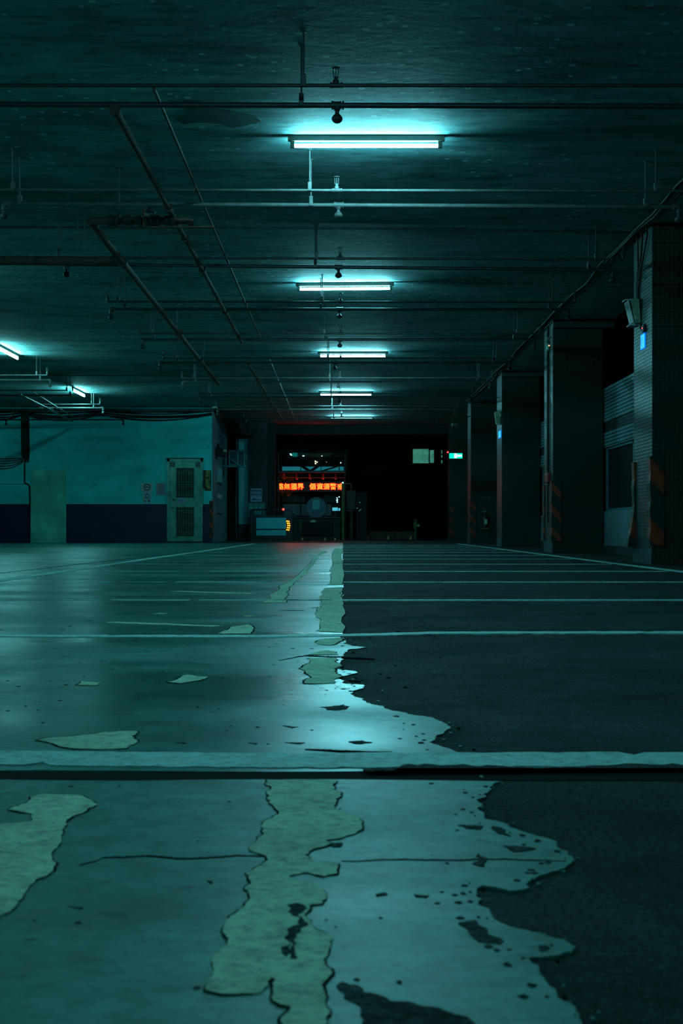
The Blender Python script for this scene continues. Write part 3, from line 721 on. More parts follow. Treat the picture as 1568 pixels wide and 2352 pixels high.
# ceiling conduits
tag(MB().tube([(-4.2, 15.45, CEIL - .014), (0, 15.5, CEIL - .014), (3.1, 15.75, CEIL - .014)], .010, 8).build('ceiling_conduit', 'dark_steel'), 'thin straight conduit fixed flat to the ceiling between the nearest two tube lights', 'conduit')
tag(MB().tube([(-7.4, 30.2, CEIL - .014), (-3.6, 30.6, CEIL - .014), (-1.8, 30.7, CEIL - .014)], .012, 8).build('ceiling_conduit', 'dark_steel'), 'thin straight conduit fixed flat to the ceiling on the far left', 'conduit')
tag(MB().box(fx(488, 38.4), fx(499, 38.4), 38.3, 38.5, CEIL - .045, CEIL, bev=.008).build('junction_box', 'cream_plate'), 'small pale box on the ceiling above the corner of the teal wall', 'box')

# ------------------------------------------------------------------ pillars on the right
PX = 3.17; PW = 0.76; PD = 0.95
words = ['nearest tiled pillar, cut by the right edge of the photo', 'second nearest tiled pillar on the right, with a red alarm box on its side', 'third tiled pillar on the right, in the middle of the row',
         'fourth tiled pillar on the right, with a fire extinguisher in front', 'farthest tiled pillar on the right, carrying the green exit sign']
PY = [15.2, 22.4, 29.6, 36.8, 44.0]
for i, Y in enumerate(PY):
    t = thing('tiled_pillar', words[i], 'pillar', (PX + PW / 2, Y + PD / 2, 0), 'tiled pillars along the right side')
    mb = MB()
    x0, x1, y0, y1, z0, z1 = PX, PX + PW, Y, Y + PD, 0.0, CEIL
    v = [(x0, y0, z0), (x1, y0, z0), (x1, y1, z0), (x0, y1, z0), (x0, y0, z1), (x1, y0, z1), (x1, y1, z1), (x0, y1, z1)]
    mb.add(v, [(0, 1, 5, 4), (2, 3, 7, 6)], 0); mb.add(v, [(1, 2, 6, 5), (3, 0, 4, 7)], 1); mb.add(v, [(0, 3, 2, 1), (4, 5, 6, 7)], 0)
    mb.build('tiled_shaft', ['mosaic_front', 'strip_tile_side'], t)
    b1 = [(PX - .008, Y - .004, 0), (PX - .008, Y + PD, 0)]
    MB().box(PX - .010, PX, Y - .003, Y + PD, 0, 0.16 + 0.03 * (i % 2), bev=.003).build('bare_plaster_foot', 'foot_plaster', t)
def guard(cx, cy, sx, sy, z0, z1, label, fine=False, flare=0.0, w=0.12):
    """L-shaped rubber corner guard; sx, sy point away from the pillar"""
    th = 0.022
    segs = 10; mb = MB()
    for flange_ in (0, 1):
        vs = []; 
        for k in range(segs + 1):
            z = z0 + (z1 - z0) * k / segs
            bow = 0.006 * math.sin(k * 2.1) + flare * max(0, 1 - k / 4.0)
            if flange_ == 0:   # on the front / back face, extends in -sx direction
                a = (cx + sx * (th + bow), cy + sy * th); b_ = (cx - sx * w, cy + sy * th); c_ = (cx - sx * w, cy + sy * .0005); d = (cx + sx * (th + bow), cy + sy * .0005)
            else:
                a = (cx + sx * (th + bow), cy - sy * w); b_ = (cx + sx * (th + bow), cy + sy * .0005); c_ = (cx + sx * .0005, cy + sy * .0005); d = (cx + sx * .0005, cy - sy * w)
            vs += [(*q, z) for q in (a, b_, c_, d)]
        fs = []
        for k in range(segs):
            for e in range(4):
                fs.append((k * 4 + e, k * 4 + (e + 1) % 4, (k + 1) * 4 + (e + 1) % 4, (k + 1) * 4 + e))
        fs += [(3, 2, 1, 0), tuple(segs * 4 + e for e in range(4))]
        mb.add(vs, fs)
    o = mb.build('corner_guard', 'hazard_stripes_fine' if fine else 'hazard_stripes')
    tag(o, label, 'corner guard', 'black and orange striped corner guards')
    bm = bmesh.new(); bm.from_mesh(o.data); bmesh.ops.recalc_face_normals(bm, faces=bm.faces[:]); bm.to_mesh(o.data); bm.free()
    return o
guard(PX, PY[0], -1, -1, .20, 1.11, 'black and orange striped guard on the near corner of the nearest pillar')
guard(PX, PY[0] + PD, -1, 1, .17, 1.09, 'dark striped guard on the far corner of the nearest pillar, flaring at its foot', flare=.07)
guard(PX, PY[1], -1, -1, .18, 1.09, 'black and orange striped guard on the near corner of the second pillar', True)
guard(PX, PY[1] + PD, -1, 1, .18, 1.05, 'striped guard on the far corner of the second pillar', True)
guard(PX, PY[3], -1, -1, .14, 1.10, 'black and orange striped guard on the fourth pillar, beside the fire extinguisher', True)
guard(PX, PY[4], -1, -1, .12, 1.00, 'faint striped guard on the farthest pillar below the exit sign', True)

# ------------------------------------------------------------------ right side wall behind the pillars
WX = 3.95
wr = struct(MB().box(WX, WX + .15, 4, 46, 0.12, .63).build('wall_right', 'grey_lower_wall'))
MB().box(WX - .03, WX + .2, 4, 46, 0, .12).build('kerb', 'kerb_concrete', wr)
MB().box(WX, WX + .15, 4, 46, 1.59, 1.82).build('lower_tile_band', 'band_tile', wr)
MB().box(WX + .01, WX + .15, 4, 46, 1.82, 1.97).build('dark_tile_band', 'band_tile_dark', wr)
MB().box(WX, WX + .15, 4, 46, 1.97, 2.49).build('upper_tile_band', 'band_tile', wr)
for k, (a, b_) in enumerate(((16.2, 22.4), (23.4, 29.6), (30.6, 36.8), (8, 15.2))):
    w = struct(MB().box(WX + .09, WX + .11, a, b_, .63, 1.59).build('window_%d' % (k + 1), 'dark_glass'))
    fr = MB()
    for q in ([a + (b_ - a) * j / 3 for j in range(4)]): fr.box(WX + .03, WX + .09, q - .035, q + .035, .63, 1.59)
    fr.box(WX + .03, WX + .09, a, b_, .63, .67).box(WX + .03, WX + .09, a, b_, 1.55, 1.59)
    fr.build('window_frame', 'side_plaster', w)
    bars = MB(); q = a
    while q < b_:
        bars.box(WX + .05, WX + .062, q, q + .02, .67, 1.55); q += .085
    bars.build('window_bars', 'window_bar_paint', w)
# dark trunking along the pillar heads
for i, (ya, yb) in enumerate(((22.25, 22.33), (29.45, 29.53))):
    tag(MB().box(PX - .02, 4.08, ya, yb, CEIL - .14, CEIL - .02, bev=.01).build('duct', 'dark_steel'), ['dark duct across the head of the second pillar', 'dark duct across the head of the third pillar'][i], 'duct')

# fittings on pillar faces
Yb = 15.9
t = thing('wall_speaker', 'pale grey wall speaker box hanging from cables on the nearest pillar', 'speaker', (PX, Yb, 2.7))
z0, z1 = fz(745, Yb), fz(690, Yb)
def skew(z_lo, z_hi, xa, xb, xc, xd, ya, yb):
    v = [(xa, ya, z_lo), (xb, ya, z_lo), (xb, yb, z_lo), (xa, yb, z_lo), (xc, ya, z_hi), (xd, ya, z_hi), (xd, yb, z_hi), (xc, yb, z_hi)]
    return MB().add(v, [(0, 3, 2, 1), (4, 5, 6, 7), (0, 1, 5, 4), (1, 2, 6, 5), (2, 3, 7, 6), (3, 0, 4, 7)])
skew(z0, z1, PX - .06, PX - .004, PX - .11, PX - .02, Yb - .13, Yb + .10).build('speaker_cabinet', 'olive_box_paint', t)
skew(z0 + .01, z1 - .01, PX - .072, PX - .062, PX - .128, PX - .112, Yb - .11, Yb + .14).build('speaker_front', 'dark_steel', t)
MB().box(PX - .10, PX - .005, Yb - .02, Yb + .15, z0 - .012, z0).box(PX - .15, PX - .01, Yb - .02, Yb + .15, z1, z1 + .010).build('mounting_bracket', 'white_enamel', t)
MB().box(PX - .06, PX - .05, Yb - .135, Yb - .13, z0 + .03, z0 + .07).build('maker_plate', 'white_enamel', t)
def blue_sign(Ya, Yc, z0, z1, label, k=1.0):
    t = thing('emergency_lamp', label, 'lamp', (PX, (Ya + Yc) / 2, z0), 'blue lit signs on the pillars')
    MB().box(PX - .012, PX, Ya, Yc, z0, z1, bev=.003).build('lamp_case', 'blue_lamp', t)
    MB().box(PX - .014, PX - .011, Ya + .02 * k, Yc - .02 * k, z0 + .012, z1 - .012).build('lit_panel', 'blue_lamp_core', t)
    mk = MB()
    cy, cz = (Ya + Yc) / 2, (z0 + z1) / 2
    mk.tube([(PX - .015, cy + .055 * k * math.cos(a), cz + .05 * k * math.sin(a)) for a in [math.pi * (-.5 + j / 12) for j in range(13)]], .004, 6)
    mk.text('上', .055 * k, RSIDE((PX - .015, cy - .01, cz)), .001, .001)
    mk.build('sign_mark', 'blue_lamp', t)
    return t
blue_sign(15.52, 15.74, 2.265, 2.425, 'small blue lit sign on the side of the nearest pillar under the speaker')
tag(MB().box(PX - .012, PX, 15.62, 15.78, 2.425, 2.47, bev=.002).build('label_plate', 'cream_plate'), 'small pale plate just above the blue lit sign on the nearest pillar', 'plate')
t = thing('detector', 'small black box with a red light above the blue sign on the nearest pillar', 'sensor', (PX, 15.55, 2.45))
MB().box(PX - .03, PX, 15.50, 15.60, 2.43, 2.51, bev=.006).build('detector_case', 'black_rubber', t)
MB().lathe((PX - .03, 15.55, 2.475), [(.009, 0), (.007, .004), (.001, .006)], 10, (-1, 0, 0)).build('indicator_light', 'lamp_red', t)
t = thing('wall_speaker', 'small pale wall box above the blue sign on the third pillar', 'speaker', (PX, 30.0, 2.6))
skew(fz(975, 29.9), fz(948, 29.9), PX - .09, PX - .005, PX - .12, PX - .03, 29.75, 29.95).build('speaker_cabinet', 'olive_box_paint', t)
MB().box(PX - .11, PX, 29.74, 29.96, fz(948, 29.9), fz(948, 29.9) + .012).build('mounting_bracket', 'white_enamel', t)
blue_sign(29.70, 30.15, fz(1006, 29.9), fz(989, 29.9), 'tiny blue lit sign on the side of the third pillar', 1.1)
t = thing('emergency_lamp', 'small glass lamp with an orange light on the side of the second pillar', 'lamp', (PX - .05, 22.6, 3.1))
lz0, lz1 = fz(808, 22.6), fz(785, 22.6)
MB().lathe((PX - .045, 22.55, lz0), [(.026, 0), (.030, .01), (.030, .11), (.022, .15), (.014, .165)], 16).build('glass_body', 'brushed_steel', t)
MB().lathe((PX - .045, 22.55, lz0 + .165), [(.016, 0), (.012, .02), (.024, .03), (.024, .05)], 12).box(PX - .05, PX, 22.53, 22.57, lz0 + .20, lz0 + .22).build('lamp_bracket', 'galvanised_pipe', t)
MB().lathe((PX - .040, 22.518, lz0 + .085), [(.012, 0), (.008, .008), (.001, .01)], 10, (0, -1, 0)).build('indicator_light', 'lamp_orange', t)
t = thing('fire_alarm_box', 'small dark red alarm box on the side of the second pillar', 'alarm', (PX, 22.8, 1.1))
MB().box(PX - .05, PX, 22.62, 23.0, fz(1108, 22.7), fz(1086, 22.7), bev=.008).build('alarm_case', 'red_enamel', t)
MB().tube([(PX - .02, 22.8, fz(1086, 22.8)), (PX - .02, 22.8, CEIL - .05)], .018, 10).build('conduit_above', 'black_cable', t)
MB().tube([(PX - .02, 22.8, fz(1108, 22.8)), (PX - .02, 22.8, .45)], .012, 10).build('conduit_below', 'black_cable', t)
t = thing('security_camera', 'small pale camera hanging near the ceiling by the fourth pillar', 'camera', (PX - .1, 36.9, 3.0))
MB().box(fx(1037, 36.9), fx(1048, 36.9), 36.7, 36.95, fz(980, 36.9), fz(973, 36.9), bev=.01).build('camera_body', 'galvanised_pipe', t)
MB().tube([(fx(1048, 36.9), 36.9, fz(974, 36.9)), (fx(1056, 36.9), 36.9, fz(966, 36.9)), (PX, 36.95, fz(955, 36.9))], .012, 8).build('camera_arm', 'dark_steel', t)
# exit sign
Ye = 43.93
t = thing('exit_sign', 'bright green lit exit sign on the farthest pillar', 'sign', (fx(1046, Ye), Ye, fz(1053, Ye)))
ex0, ex1, ez0, ez1 = fx(1031.5, Ye), fx(1061.5, Ye), fz(1053, Ye), fz(1041, Ye)
MB().box(ex0 - .02, ex1 + .02, Ye, PY[4], ez0 - .015, ez1 + .015, bev=.006).build('sign_case', 'dark_steel', t)
MB().box(ex0, ex1, Ye - .012, Ye, ez0, ez1, bev=.003).build('lit_panel', 'exit_green', t)
mk = MB(); cx, cz = (ex0 + ex1) / 2, (ez0 + ez1) / 2
yy = Ye - .013
mk.box(cx - .045, cx + .03, yy - .002, yy, cz - .065, cz + .065)
mk.text('出口', .07, RX((cx + .11, yy, cz)), .002, .002)
mk.build('sign_symbol', 'exit_white', t)
mk = MB()
mk.lathe((cx - .005, yy - .003, cz + .04), [(.011, 0), (.011, .002)], 12, (0, -1, 0))
mk.tube([(cx - .005, yy - .004, cz + .028), (cx - .012, yy - .004, cz - .005)], .009, 6).tube([(cx - .012, yy - .004, cz - .005), (cx + .01, yy - .004, cz - .03), (cx + .002, yy - .004, cz - .055)], .006, 6)
mk.tube([(cx - .012, yy - .004, cz - .005), (cx - .028, yy - .004, cz - .035), (cx - .042, yy - .004, cz - .04)], .006, 6).tube([(cx - .03, yy - .004, cz + .005), (cx - .005, yy - .004, cz + .02), (cx + .02, yy - .004, cz + .004)], .005, 6)
mk.build('running_figure', 'exit_green', t)
tag(MB().lathe((fx(1029, 43.9), 43.95, fz(1038.5, 43.95)), [(.013, 0), (.01, .01), (.001, .012)], 10, (0, -1, 0)).box(fx(1028, 43.9) - .02, fx(1028, 43.9) + .03, 43.95, 44.0, fz(1040, 43.95), fz(1037, 43.95)).build('pilot_light', 'lamp_red'), 'tiny red pilot light beside the green exit sign', 'light')
# fire extinguisher
Yf = 36.62; xe = fx(1114, Yf)
t = thing('fire_extinguisher', 'dark fire extinguisher standing on a bracket in front of the fourth pillar', 'fire extinguisher', (xe, Yf, 0.36))
MB().lathe((xe, Yf, fz(1213, Yf)), [(.05, 0), (.066, .01), (.068, .03), (.068, .27), (.055, .31), (.025, .335), (.022, .36)], 20).build('cylinder_body', 'couplet_red', t)
MB().lathe((xe, Yf, fz(1213, Yf) + .36), [(.022, 0), (.022, .02), (.03, .025), (.03, .04)], 12).box(xe - .07, xe + .02, Yf - .012, Yf + .012, fz(1213, Yf) + .40, fz(1213, Yf) + .42).build('valve_head', 'brushed_steel', t)
MB().tube([(xe + .02, Yf, fz(1213, Yf) + .38), (xe + .09, Yf, fz(1213, Yf) + .34), (xe + .10, Yf, fz(1213, Yf) + .2), (xe + .085, Yf, fz(1213, Yf) + .1)], .010, 8).build('hose', 'black_rubber', t)
MB().box(xe - .03, xe + .045, Yf - .072, Yf - .066, fz(1213, Yf) + .1, fz(1213, Yf) + .22).build('paper_label', 'cream_plate', t)
MB().box(xe - .07, xe + .08, Yf - .07, PY[3], fz(1213, Yf) - .03, fz(1213, Yf), bev=.004).build('shelf_bracket', 'mossy_post_paint', t)
t = thing('wall_lettering', 'faint grey lettering on the fourth pillar above the fire extinguisher', 'lettering', (fx(1115, 36.79), 36.79, fz(1144, 36.79)))
MB().text('滅火器', .085, RX((fx(1115, 36.79), 36.795, fz(1144, 36.79))), .002).build('characters', 'galvanised_pipe', t)

# cables at the right ceiling edge
def sag(a, b, drop, n=14, wob=0.0):
    a = Vector(a); b = Vector(b)
    return [a.lerp(b, k / n) + Vector((random.uniform(-wob, wob), 0, -4 * drop * (k / n) * (1 - k / n) + random.uniform(-wob, wob))) for k in range(n + 1)]
t = thing('cable_bundle', 'bundle of dark cables clipped along the ceiling edge above the right pillars', 'cables', (3.12, 8, CEIL - .03))
for k in range(4):
    xs = 3.05 + k * .035
    pts = []
    for j, Y in enumerate((7.5, 10.5, 13.5, 15.4, 17.5, 20, 22.3, 26, 29.4, 36.5)):
        pts += [Vector((xs + random.uniform(-.02, .02), Y, CEIL - .02 - random.uniform(0, .02)))]
        if j < 9: pts += [Vector((xs + random.uniform(-.03, .03), Y + 1.2, CEIL - .03 - random.uniform(.0, .035)))]
    MB().tube(pts, [.013, .010, .012, .008][k], 8).build('cable', 'black_cable', t)
for k, (xa, ya, xm, ym) in enumerate(((1447, 552, 1455, 620), (1470, 535, 1474, 610), (1492, 520, 1484, 620))):
    Ya = PX * F / (max(xa, 1450) - 788) * .985
    a = (3.13, 15.3 + .25 * (2 - k), CEIL - .03); zt = z1 + .02
    o = MB().tube([a, (3.145, a[1] + .02, CEIL - .12), (3.15, 15.72 + .09 * (1 - k), 3.15), (3.15, 15.85 + .05 * (1 - k), 2.95), (3.15, 15.88 + .02 * (1 - k), 2.80), (3.155, 15.88, 2.60), (3.155, 15.72 - .03 * k, 2.50)], .011, 8).build('hanging_cable', 'black_cable')
    tag(o, ['thick black cable looping down to the speaker on the nearest pillar, left of three', 'thick black cable looping down to the speaker on the nearest pillar, middle of three', 'thick black cable looping down to the speaker on the nearest pillar, right of three'][k], 'cable', 'cables hanging down the nearest pillar')

# ------------------------------------------------------------------ left wall
YW = 38.7; XC = fx(487, YW)
def wz(y_): return fz(y_, YW)
def wx(x): return fx(x, YW)
wl = struct(MB().box(-14, XC, YW, YW + 4.9, 0, CEIL, bev=0).build('wall_left', 'teal_plaster'))
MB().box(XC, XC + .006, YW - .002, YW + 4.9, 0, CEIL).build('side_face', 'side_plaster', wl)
MB().box(wx(70), wx(152), YW - .012, YW, 0, wz(1078)).build('unpainted_patch', 'pale_plaster', wl)
for a, b_ in ((-330, 68), (152, 384), (464, 487)):
    MB().box(wx(a), wx(b_), YW - .010, YW, 0.0, wz(1158)).build('navy_dado', 'navy_dado_paint', wl)
MB().box(wx(-330), wx(66), YW - .035, YW, wz(1158), wz(1112), bev=.03).build('raised_plaster', 'teal_plaster', wl)
# door
d = struct(MB().box(wx(389), wx(462), YW - .035, YW - .01, wz(1248), wz(1059)).build('door_1', 'brushed_steel'))
fr = MB().box(wx(384), wx(390), YW - .07, YW, 0, wz(1054)).box(wx(461), wx(466), YW - .07, YW, 0, wz(1054)).box(wx(384), wx(466), YW - .07, YW, wz(1060), wz(1054))
fr.build('door_frame', 'brushed_steel', d)
MB().box(wx(382), wx(468), YW - .10, YW, wz(1054), wz(1052)).build('drip_edge', 'dark_steel', d)
for (za, zb_) in ((1143, 1075), (1232, 1165)):
    MB().box(wx(404), wx(447), YW - .040, YW - .034, wz(za), wz(zb_)).build('vent_opening', 'black_rubber', d)
    g = MB()
    for k in range(8): g.tube([(wx(405.5 + k * 5.7), YW - .05, wz(za)), (wx(405.5 + k * 5.7), YW - .05, wz(zb_))], .008, 6)
    H = wz(zb_) - wz(za)
    for q in ((.07, .13, .38, .45, .52, .82, .88)): g.tube([(wx(404), YW - .052, wz(za) + H * q), (wx(447), YW - .052, wz(za) + H * q)], .006, 6)
    g.box(wx(402.5), wx(404.5), YW - .055, YW - .034, wz(za), wz(zb_)).box(wx(446.5), wx(448.5), YW - .055, YW - .034, wz(za), wz(zb_))
    g.box(wx(402.5), wx(448.5), YW - .055, YW - .034, wz(za + 1.2), wz(za)).box(wx(402.5), wx(448.5), YW - .055, YW - .034, wz(zb_), wz(zb_ - 1.2))
    g.build('vent_grille', 'brushed_steel', d)
MB().tube([(wx(397), YW - .035, wz(1148)), (wx(397), YW - .09, wz(1148)), (wx(403), YW - .09, wz(1148))], .011, 8).lathe((wx(396), YW - .036, wz(1166)), [(.03, 0), (.03, .012)], 14, (0, -1, 0)).build('door_handle', 'galvanised_pipe', d)
MB().box(wx(389), wx(403), YW - .037, YW - .0345, wz(1073), wz(1062)).box(wx(449), wx(460), YW - .037, YW - .0345, wz(1073), wz(1062)).build('foil_patch', 'galvanised_pipe', d)
struct(MB().box(wx(384), wx(466), YW - .16, YW, 0, .035).build('trim_2', 'kerb_concrete'))
def paper(name, x0, x1, y0, y1, mat, label, Y=YW, draw=None, parts=None):
    o = MB().box(fx(x0, Y), fx(x1, Y), Y - .016, Y - .0125, fz(y1, Y), fz(y0, Y)).build(name, mat)
    tag(o, label, 'notice')
    WL[o.name] = Vector((0, 0, 0))
    if draw:
        q = MB(); draw(q); q.build('printed_marks', parts or 'dark_ink', o)
    return o
yq = YW - .0175
def lines(x0, x1, y0, n, dy, h=1.0, Yq=None):
    def f(q):
        for k in range(n): q.box(fx(x0, YW), fx(x1 - (k % 3), YW), yq - .001, yq + .001, wz(y0 + k * dy + h), wz(y0 + k * dy))
    return f
def mask(q):
    q.tube([(wx(338) + .08 * math.cos(a * .314), yq, wz(1119) + .075 * math.sin(a * .314)) for a in range(21)], .014, 6)
    q.box(wx(334), wx(342), yq - .001, yq + .001, wz(1120), wz(1117))
paper('notice_paper', 324, 351, 1110, 1129, 'off_white_paper', 'white notice with a round red and dark emblem on the teal wall', draw=mask, parts='red_ink')
def house(q):
    h = [(wx(338 + a), yq, wz(1135 + b_)) for a, b_ in ((-5, 3), (0, -2), (5, 3))]
    q.tube(h, .012, 6); q.tube([(wx(334), yq, wz(1137)), (wx(334), yq, wz(1141.5)), (wx(342), yq, wz(1141.5)), (wx(342), yq, wz(1137))], .009, 6)
    q.box(wx(331), wx(344), yq - .001, yq + .001, wz(1145), wz(1143.7)).box(wx(340), wx(344), yq - .001, yq + .001, wz(1153), wz(1149)).box(wx(330), wx(336), yq - .001, yq + .001, wz(1152), wz(1150))
paper('notice_paper', 328, 347, 1129.5, 1157, 'off_white_paper', 'tall white notice with a small house symbol, under the round emblem notice', draw=house)
paper('notice_paper', 359, 380, 1109, 1137, 'pink_paper', 'pinkish notice with faint text beside the steel door', draw=lines(362, 377, 1113, 7, 3.2, .7))
o = paper('notice_paper', 407, 426, 1144, 1157, 'blue_paper', 'small pale notice taped between the two door vents', Y=YW - .04)
q = MB()
for k in range(3): q.box(fx(412, YW), fx(421 - k, YW), YW - .0595, YW - .057, wz(1148.5 + k * 2.6), wz(1147.7 + k * 2.6))
q.build('printed_marks', 'dark_ink', o)
t = thing('wall_lettering', 'faint pale vertical writing on the teal wall above the pinkish notice', 'lettering', (wx(371), YW, wz(1108)))
q = MB()
for k in range(4): q.text('禁止停車'[k], .055, RX((wx(371), YW - .006, wz(1088 + k * 5.5))), .002)
q.build('characters', 'cream_plate', t)
t = thing('door_couplet', 'dark red hanging sign with four gold characters beside the steel door', 'sign', (wx(476), YW, wz(1129)))
MB().box(wx(467), wx(485), YW - .02, YW, wz(1122), wz(1080)).box(wx(470), wx(485), YW - .02, YW, wz(1127), wz(1122)).build('sign_board', 'couplet_red', t)
q = MB()
for k in range(4): q.text('恭賀新禧'[k], .125, RX((wx(478), YW - .022, wz(1086.5 + k * 10.6))), .002, .004)
q.build('gold_characters', 'gold_ink', t)
guard(XC, YW, 1, -1, .12, .37 + 64 / 87.9, 'black and orange striped guard on the corner of the teal wall', True, w=.07)

# cables on the left wall
t = thing('cable_bundle', 'black cables sagging along the top of the teal wall', 'cables', (-6, YW - .1, CEIL - .1))
for k in range(13):
    zt = CEIL - .02 - .014 * k
    pts = []; xs = [-9.6, wx(55), wx(235), wx(487)]
    for j in range(len(xs) - 1):
        a = (xs[j], YW - .06 - .01 * (k % 3), zt - random.uniform(0, .03)); b_ = (xs[j + 1], YW - .06 - .01 * (k % 3), zt - random.uniform(0, .03))
        pts += sag(a, b_, random.uniform(.01, .02 + .016 * k), 9)[:-1]
    pts.append(Vector(b_))
    MB().tube(pts, random.choice([.009, .013, .016]), 7).build('cable', 'black_cable', t)
MB().box(-9.6, wx(487), YW - .14, YW, CEIL - .10, CEIL - .03).build('cable_tray', 'dark_steel', t)
t = thing('cable_bundle', 'thick vertical bundle of black pipes and cables on the left wall', 'cables', (wx(59), YW, 1.6))
for k in range(6):
    x = wx(51.5 + k * 3.1)
    MB().tube([(x, YW - .05 - .012 * (k % 2), CEIL - .02), (x, YW - .05 - .012 * (k % 2), 2.9), (x + .01, YW - .055, 2.3), (x + (.04 if k < 3 else -.02), YW - .05, wz(1052 + 5 * (k % 3)))], .020, 8).build('cable', 'black_cable', t)
MB().tube([(wx(58), YW - .05, wz(1050)), (wx(58), YW - .05, wz(1108)), (wx(61), YW - .05, wz(1111)), (wx(66), YW - .05, wz(1113)), (wx(69.5), YW - .05, wz(1119)), (wx(70), YW - .05, wz(1150)), (wx(69.5), YW - .04, .01)], .018, 8).build('down_pipe', 'black_cable', t)
t = thing('cable_bundle', 'looped black cables crossing the left edge at half height', 'cables', (wx(20), YW, 2.2))
for k in range(5):
    MB().tube(sag((wx(-30), YW - .05, wz(1052 + 3 * k)), (wx(54), YW - .05, wz(1052 + 2.2 * k)), .02 + .035 * k, 12), .010, 6).build('cable', 'black_cable', t)
MB().tube([(wx(-30), YW - .04, wz(1112)), (wx(58), YW - .04, wz(1112))], .006, 6).build('cable', 'black_cable', t)

# side face of the left wall: plates, box, then things towards the exit
XS = XC + .006
def plate(name, Ya, Yb_, ya, yb, mat, label, th=.012):
    o = MB().box(XS, XS + th, Ya, Yb_, ya, yb, bev=.002).build(name, mat); tag(o, label, 'plate', 'plates on the side of the teal wall'); return o
plate('wall_plate', 40.2, 41.7, 1.65, 2.05, 'pale_column_paint', 'larger pale plate on the side face of the teal wall')
plate('wall_plate', 40.2, 41.6, 1.20, 1.31, 'cream_plate', 'small cream plate on the side face of the teal wall, below the larger plate')
plate('wall_plate', 40.1, 41.7, 1.58, 1.61, 'black_rubber', 'thin black strip under the larger plate on the side face')
plate('wall_plate', 40.1, 41.7, .76, .80, 'black_rubber', 'thin black strip near the foot of the side face')
t = thing('cctv_housing', 'dark long box jutting from the corner above the passage, beside the white cage', 'box', (XC, 39.4, 2.4))
MB().box(XC + .01, fx(521, 40), 39.6, 40.1, fz(1049, 40), fz(1032, 40), bev=.01).build('box_body', 'black_rubber', t)
MB().box(XC + .01, fx(512, 40), 39.6, 40.1, fz(1032, 40), fz(1030, 40)).build('lid', 'dark_steel', t)
MB().lathe((fx(503, 40), 39.8, fz(1030, 40)), [(.035, 0), (.04, .05), (.03, .11), (.01, .13)], 12).build('dome', 'black_rubber', t)
MB().box(fx(516, 40), fx(523, 40), 39.55, 39.6, fz(1040, 40), fz(1034, 40)).build('end_plate', 'cream_plate', t)
# white cage frame
Yc = 42.0
t = thing('unit_cage', 'pale metal cage frame with six openings and a diagonal brace on the passage wall', 'frame', (fx(540, Yc), Yc, fz(1068, Yc)))
def bar(mb, xa, ya, xb, yb, w=2.6, Y=Yc, dep=.03):
    a = Vector((fx(xa, Y), Y, fz(ya, Y))); b_ = Vector((fx(xb, Y), Y, fz(yb, Y)))
    mb.tube([a, b_], w * Y / F / 2, 4)
q = MB()
for y_ in (1036, 1067): bar(q, 524, y_, 560, y_, 3)
for y_ in (1046, 1055.5): bar(q, 525, y_, 559, y_, 1.3)
for x in (526, 545, 560): bar(q, x, 1035, x, 1068, 3.4 if x == 545 else 2.6)
q.build('cage_front', 'pale_column_paint', t)
q = MB(); bar(q, 526, 1052, 554, 1073, 3, Yc - .1); q.build('diagonal_brace', 'pale_column_paint', t)
MB().box(fx(519, Yc), fx(561, Yc), Yc + .05, Yc + .5, fz(1072, Yc), fz(1068, Yc)).build('base_shelf', 'pale_column_paint', t)
MB().box(XC + .006, fx(527, Yc), Yc + .15, Yc + .25, fz(1072, Yc), fz(1068, Yc)).build('wall_arm', 'pale_column_paint', t)
MB().box(fx(527, Yc), fx(559, Yc), Yc + .06, Yc + .45, fz(1068, Yc), fz(1037, Yc), bev=.01).build('unit_body', 'disc_plastic', t)
# passage columns
YP = 44.0
struct(MB().box(XC, fx(548, YP + .5), YP + .5, YP + .9, 0, CEIL).build('wall_passage', 'dark_plaster'))
t = thing('passage_column', 'pale painted column at the left of the exit, behind the cage', 'column', (fx(559, YP), YP, 0))
MB().box(fx(548, YP), fx(571, YP), YP, YP + .5, .5, fz(1006, YP)).build('painted_shaft', 'pale_column_paint', t)
MB().box(fx(548, YP), fx(571, YP), YP, YP + .5, 0, .5).build('dark_foot', 'dark_plaster', t)
MB().box(fx(548, YP), fx(571, YP), YP, YP + .5, fz(1006, YP), CEIL).build('dark_head', 'dark_plaster', t)
t = thing('passage_column', 'dark column carrying the parking signs at the left of the exit', 'column', (fx(592, YP), YP, 0))
MB().box(fx(571, YP), fx(614, YP), YP - .1, YP + .5, 0, CEIL).build('column_shaft', 'dark_plaster', t)
MB().box(fx(614, YP), fx(632, YP), YP + .1, YP + .5, 0, CEIL).build('column_return', 'dark_concrete', t)
t = thing('drain_pipe', 'black drain pipe bending over the pale column', 'pipe', (fx(543, YP), YP - .15, 0))
pr = .06
MB().tube([(fx(543, YP), YP - .12, .02), (fx(543, YP), YP - .12, fz(1014, YP)), (fx(544, YP), YP - .12, fz(1008, YP)), (fx(549, YP), YP - .12, fz(1003.5, YP)), (fx(575, YP), YP - .22, fz(1002, YP)), (fx(582, YP), YP - .24, fz(1004, YP)), (fx(584, YP), YP - .24, fz(1010, YP))], pr, 14).build('pipe', 'black_rubber', t)
MB().lathe((fx(543, YP), YP - .12, 2.0), [(pr * 1.2, 0), (pr * 1.2, .08)], 14).build('pipe_collar', 'black_rubber', t)
for k in range(4):
    x = 524 + k * 5
    tag(MB().tube([(fx(x + 5, 43.3), 43.3 - .06 * k, .0), (fx(x, 43.6), 43.8, 1.0 + .12 * k)], .015, 7).build('bamboo_pole', 'bamboo'), ['leftmost and shortest', 'second from left', 'third from left', 'rightmost and tallest'][k] + ' of the thin dark poles leaning in the passage', 'pole', 'leaning poles in the passage')
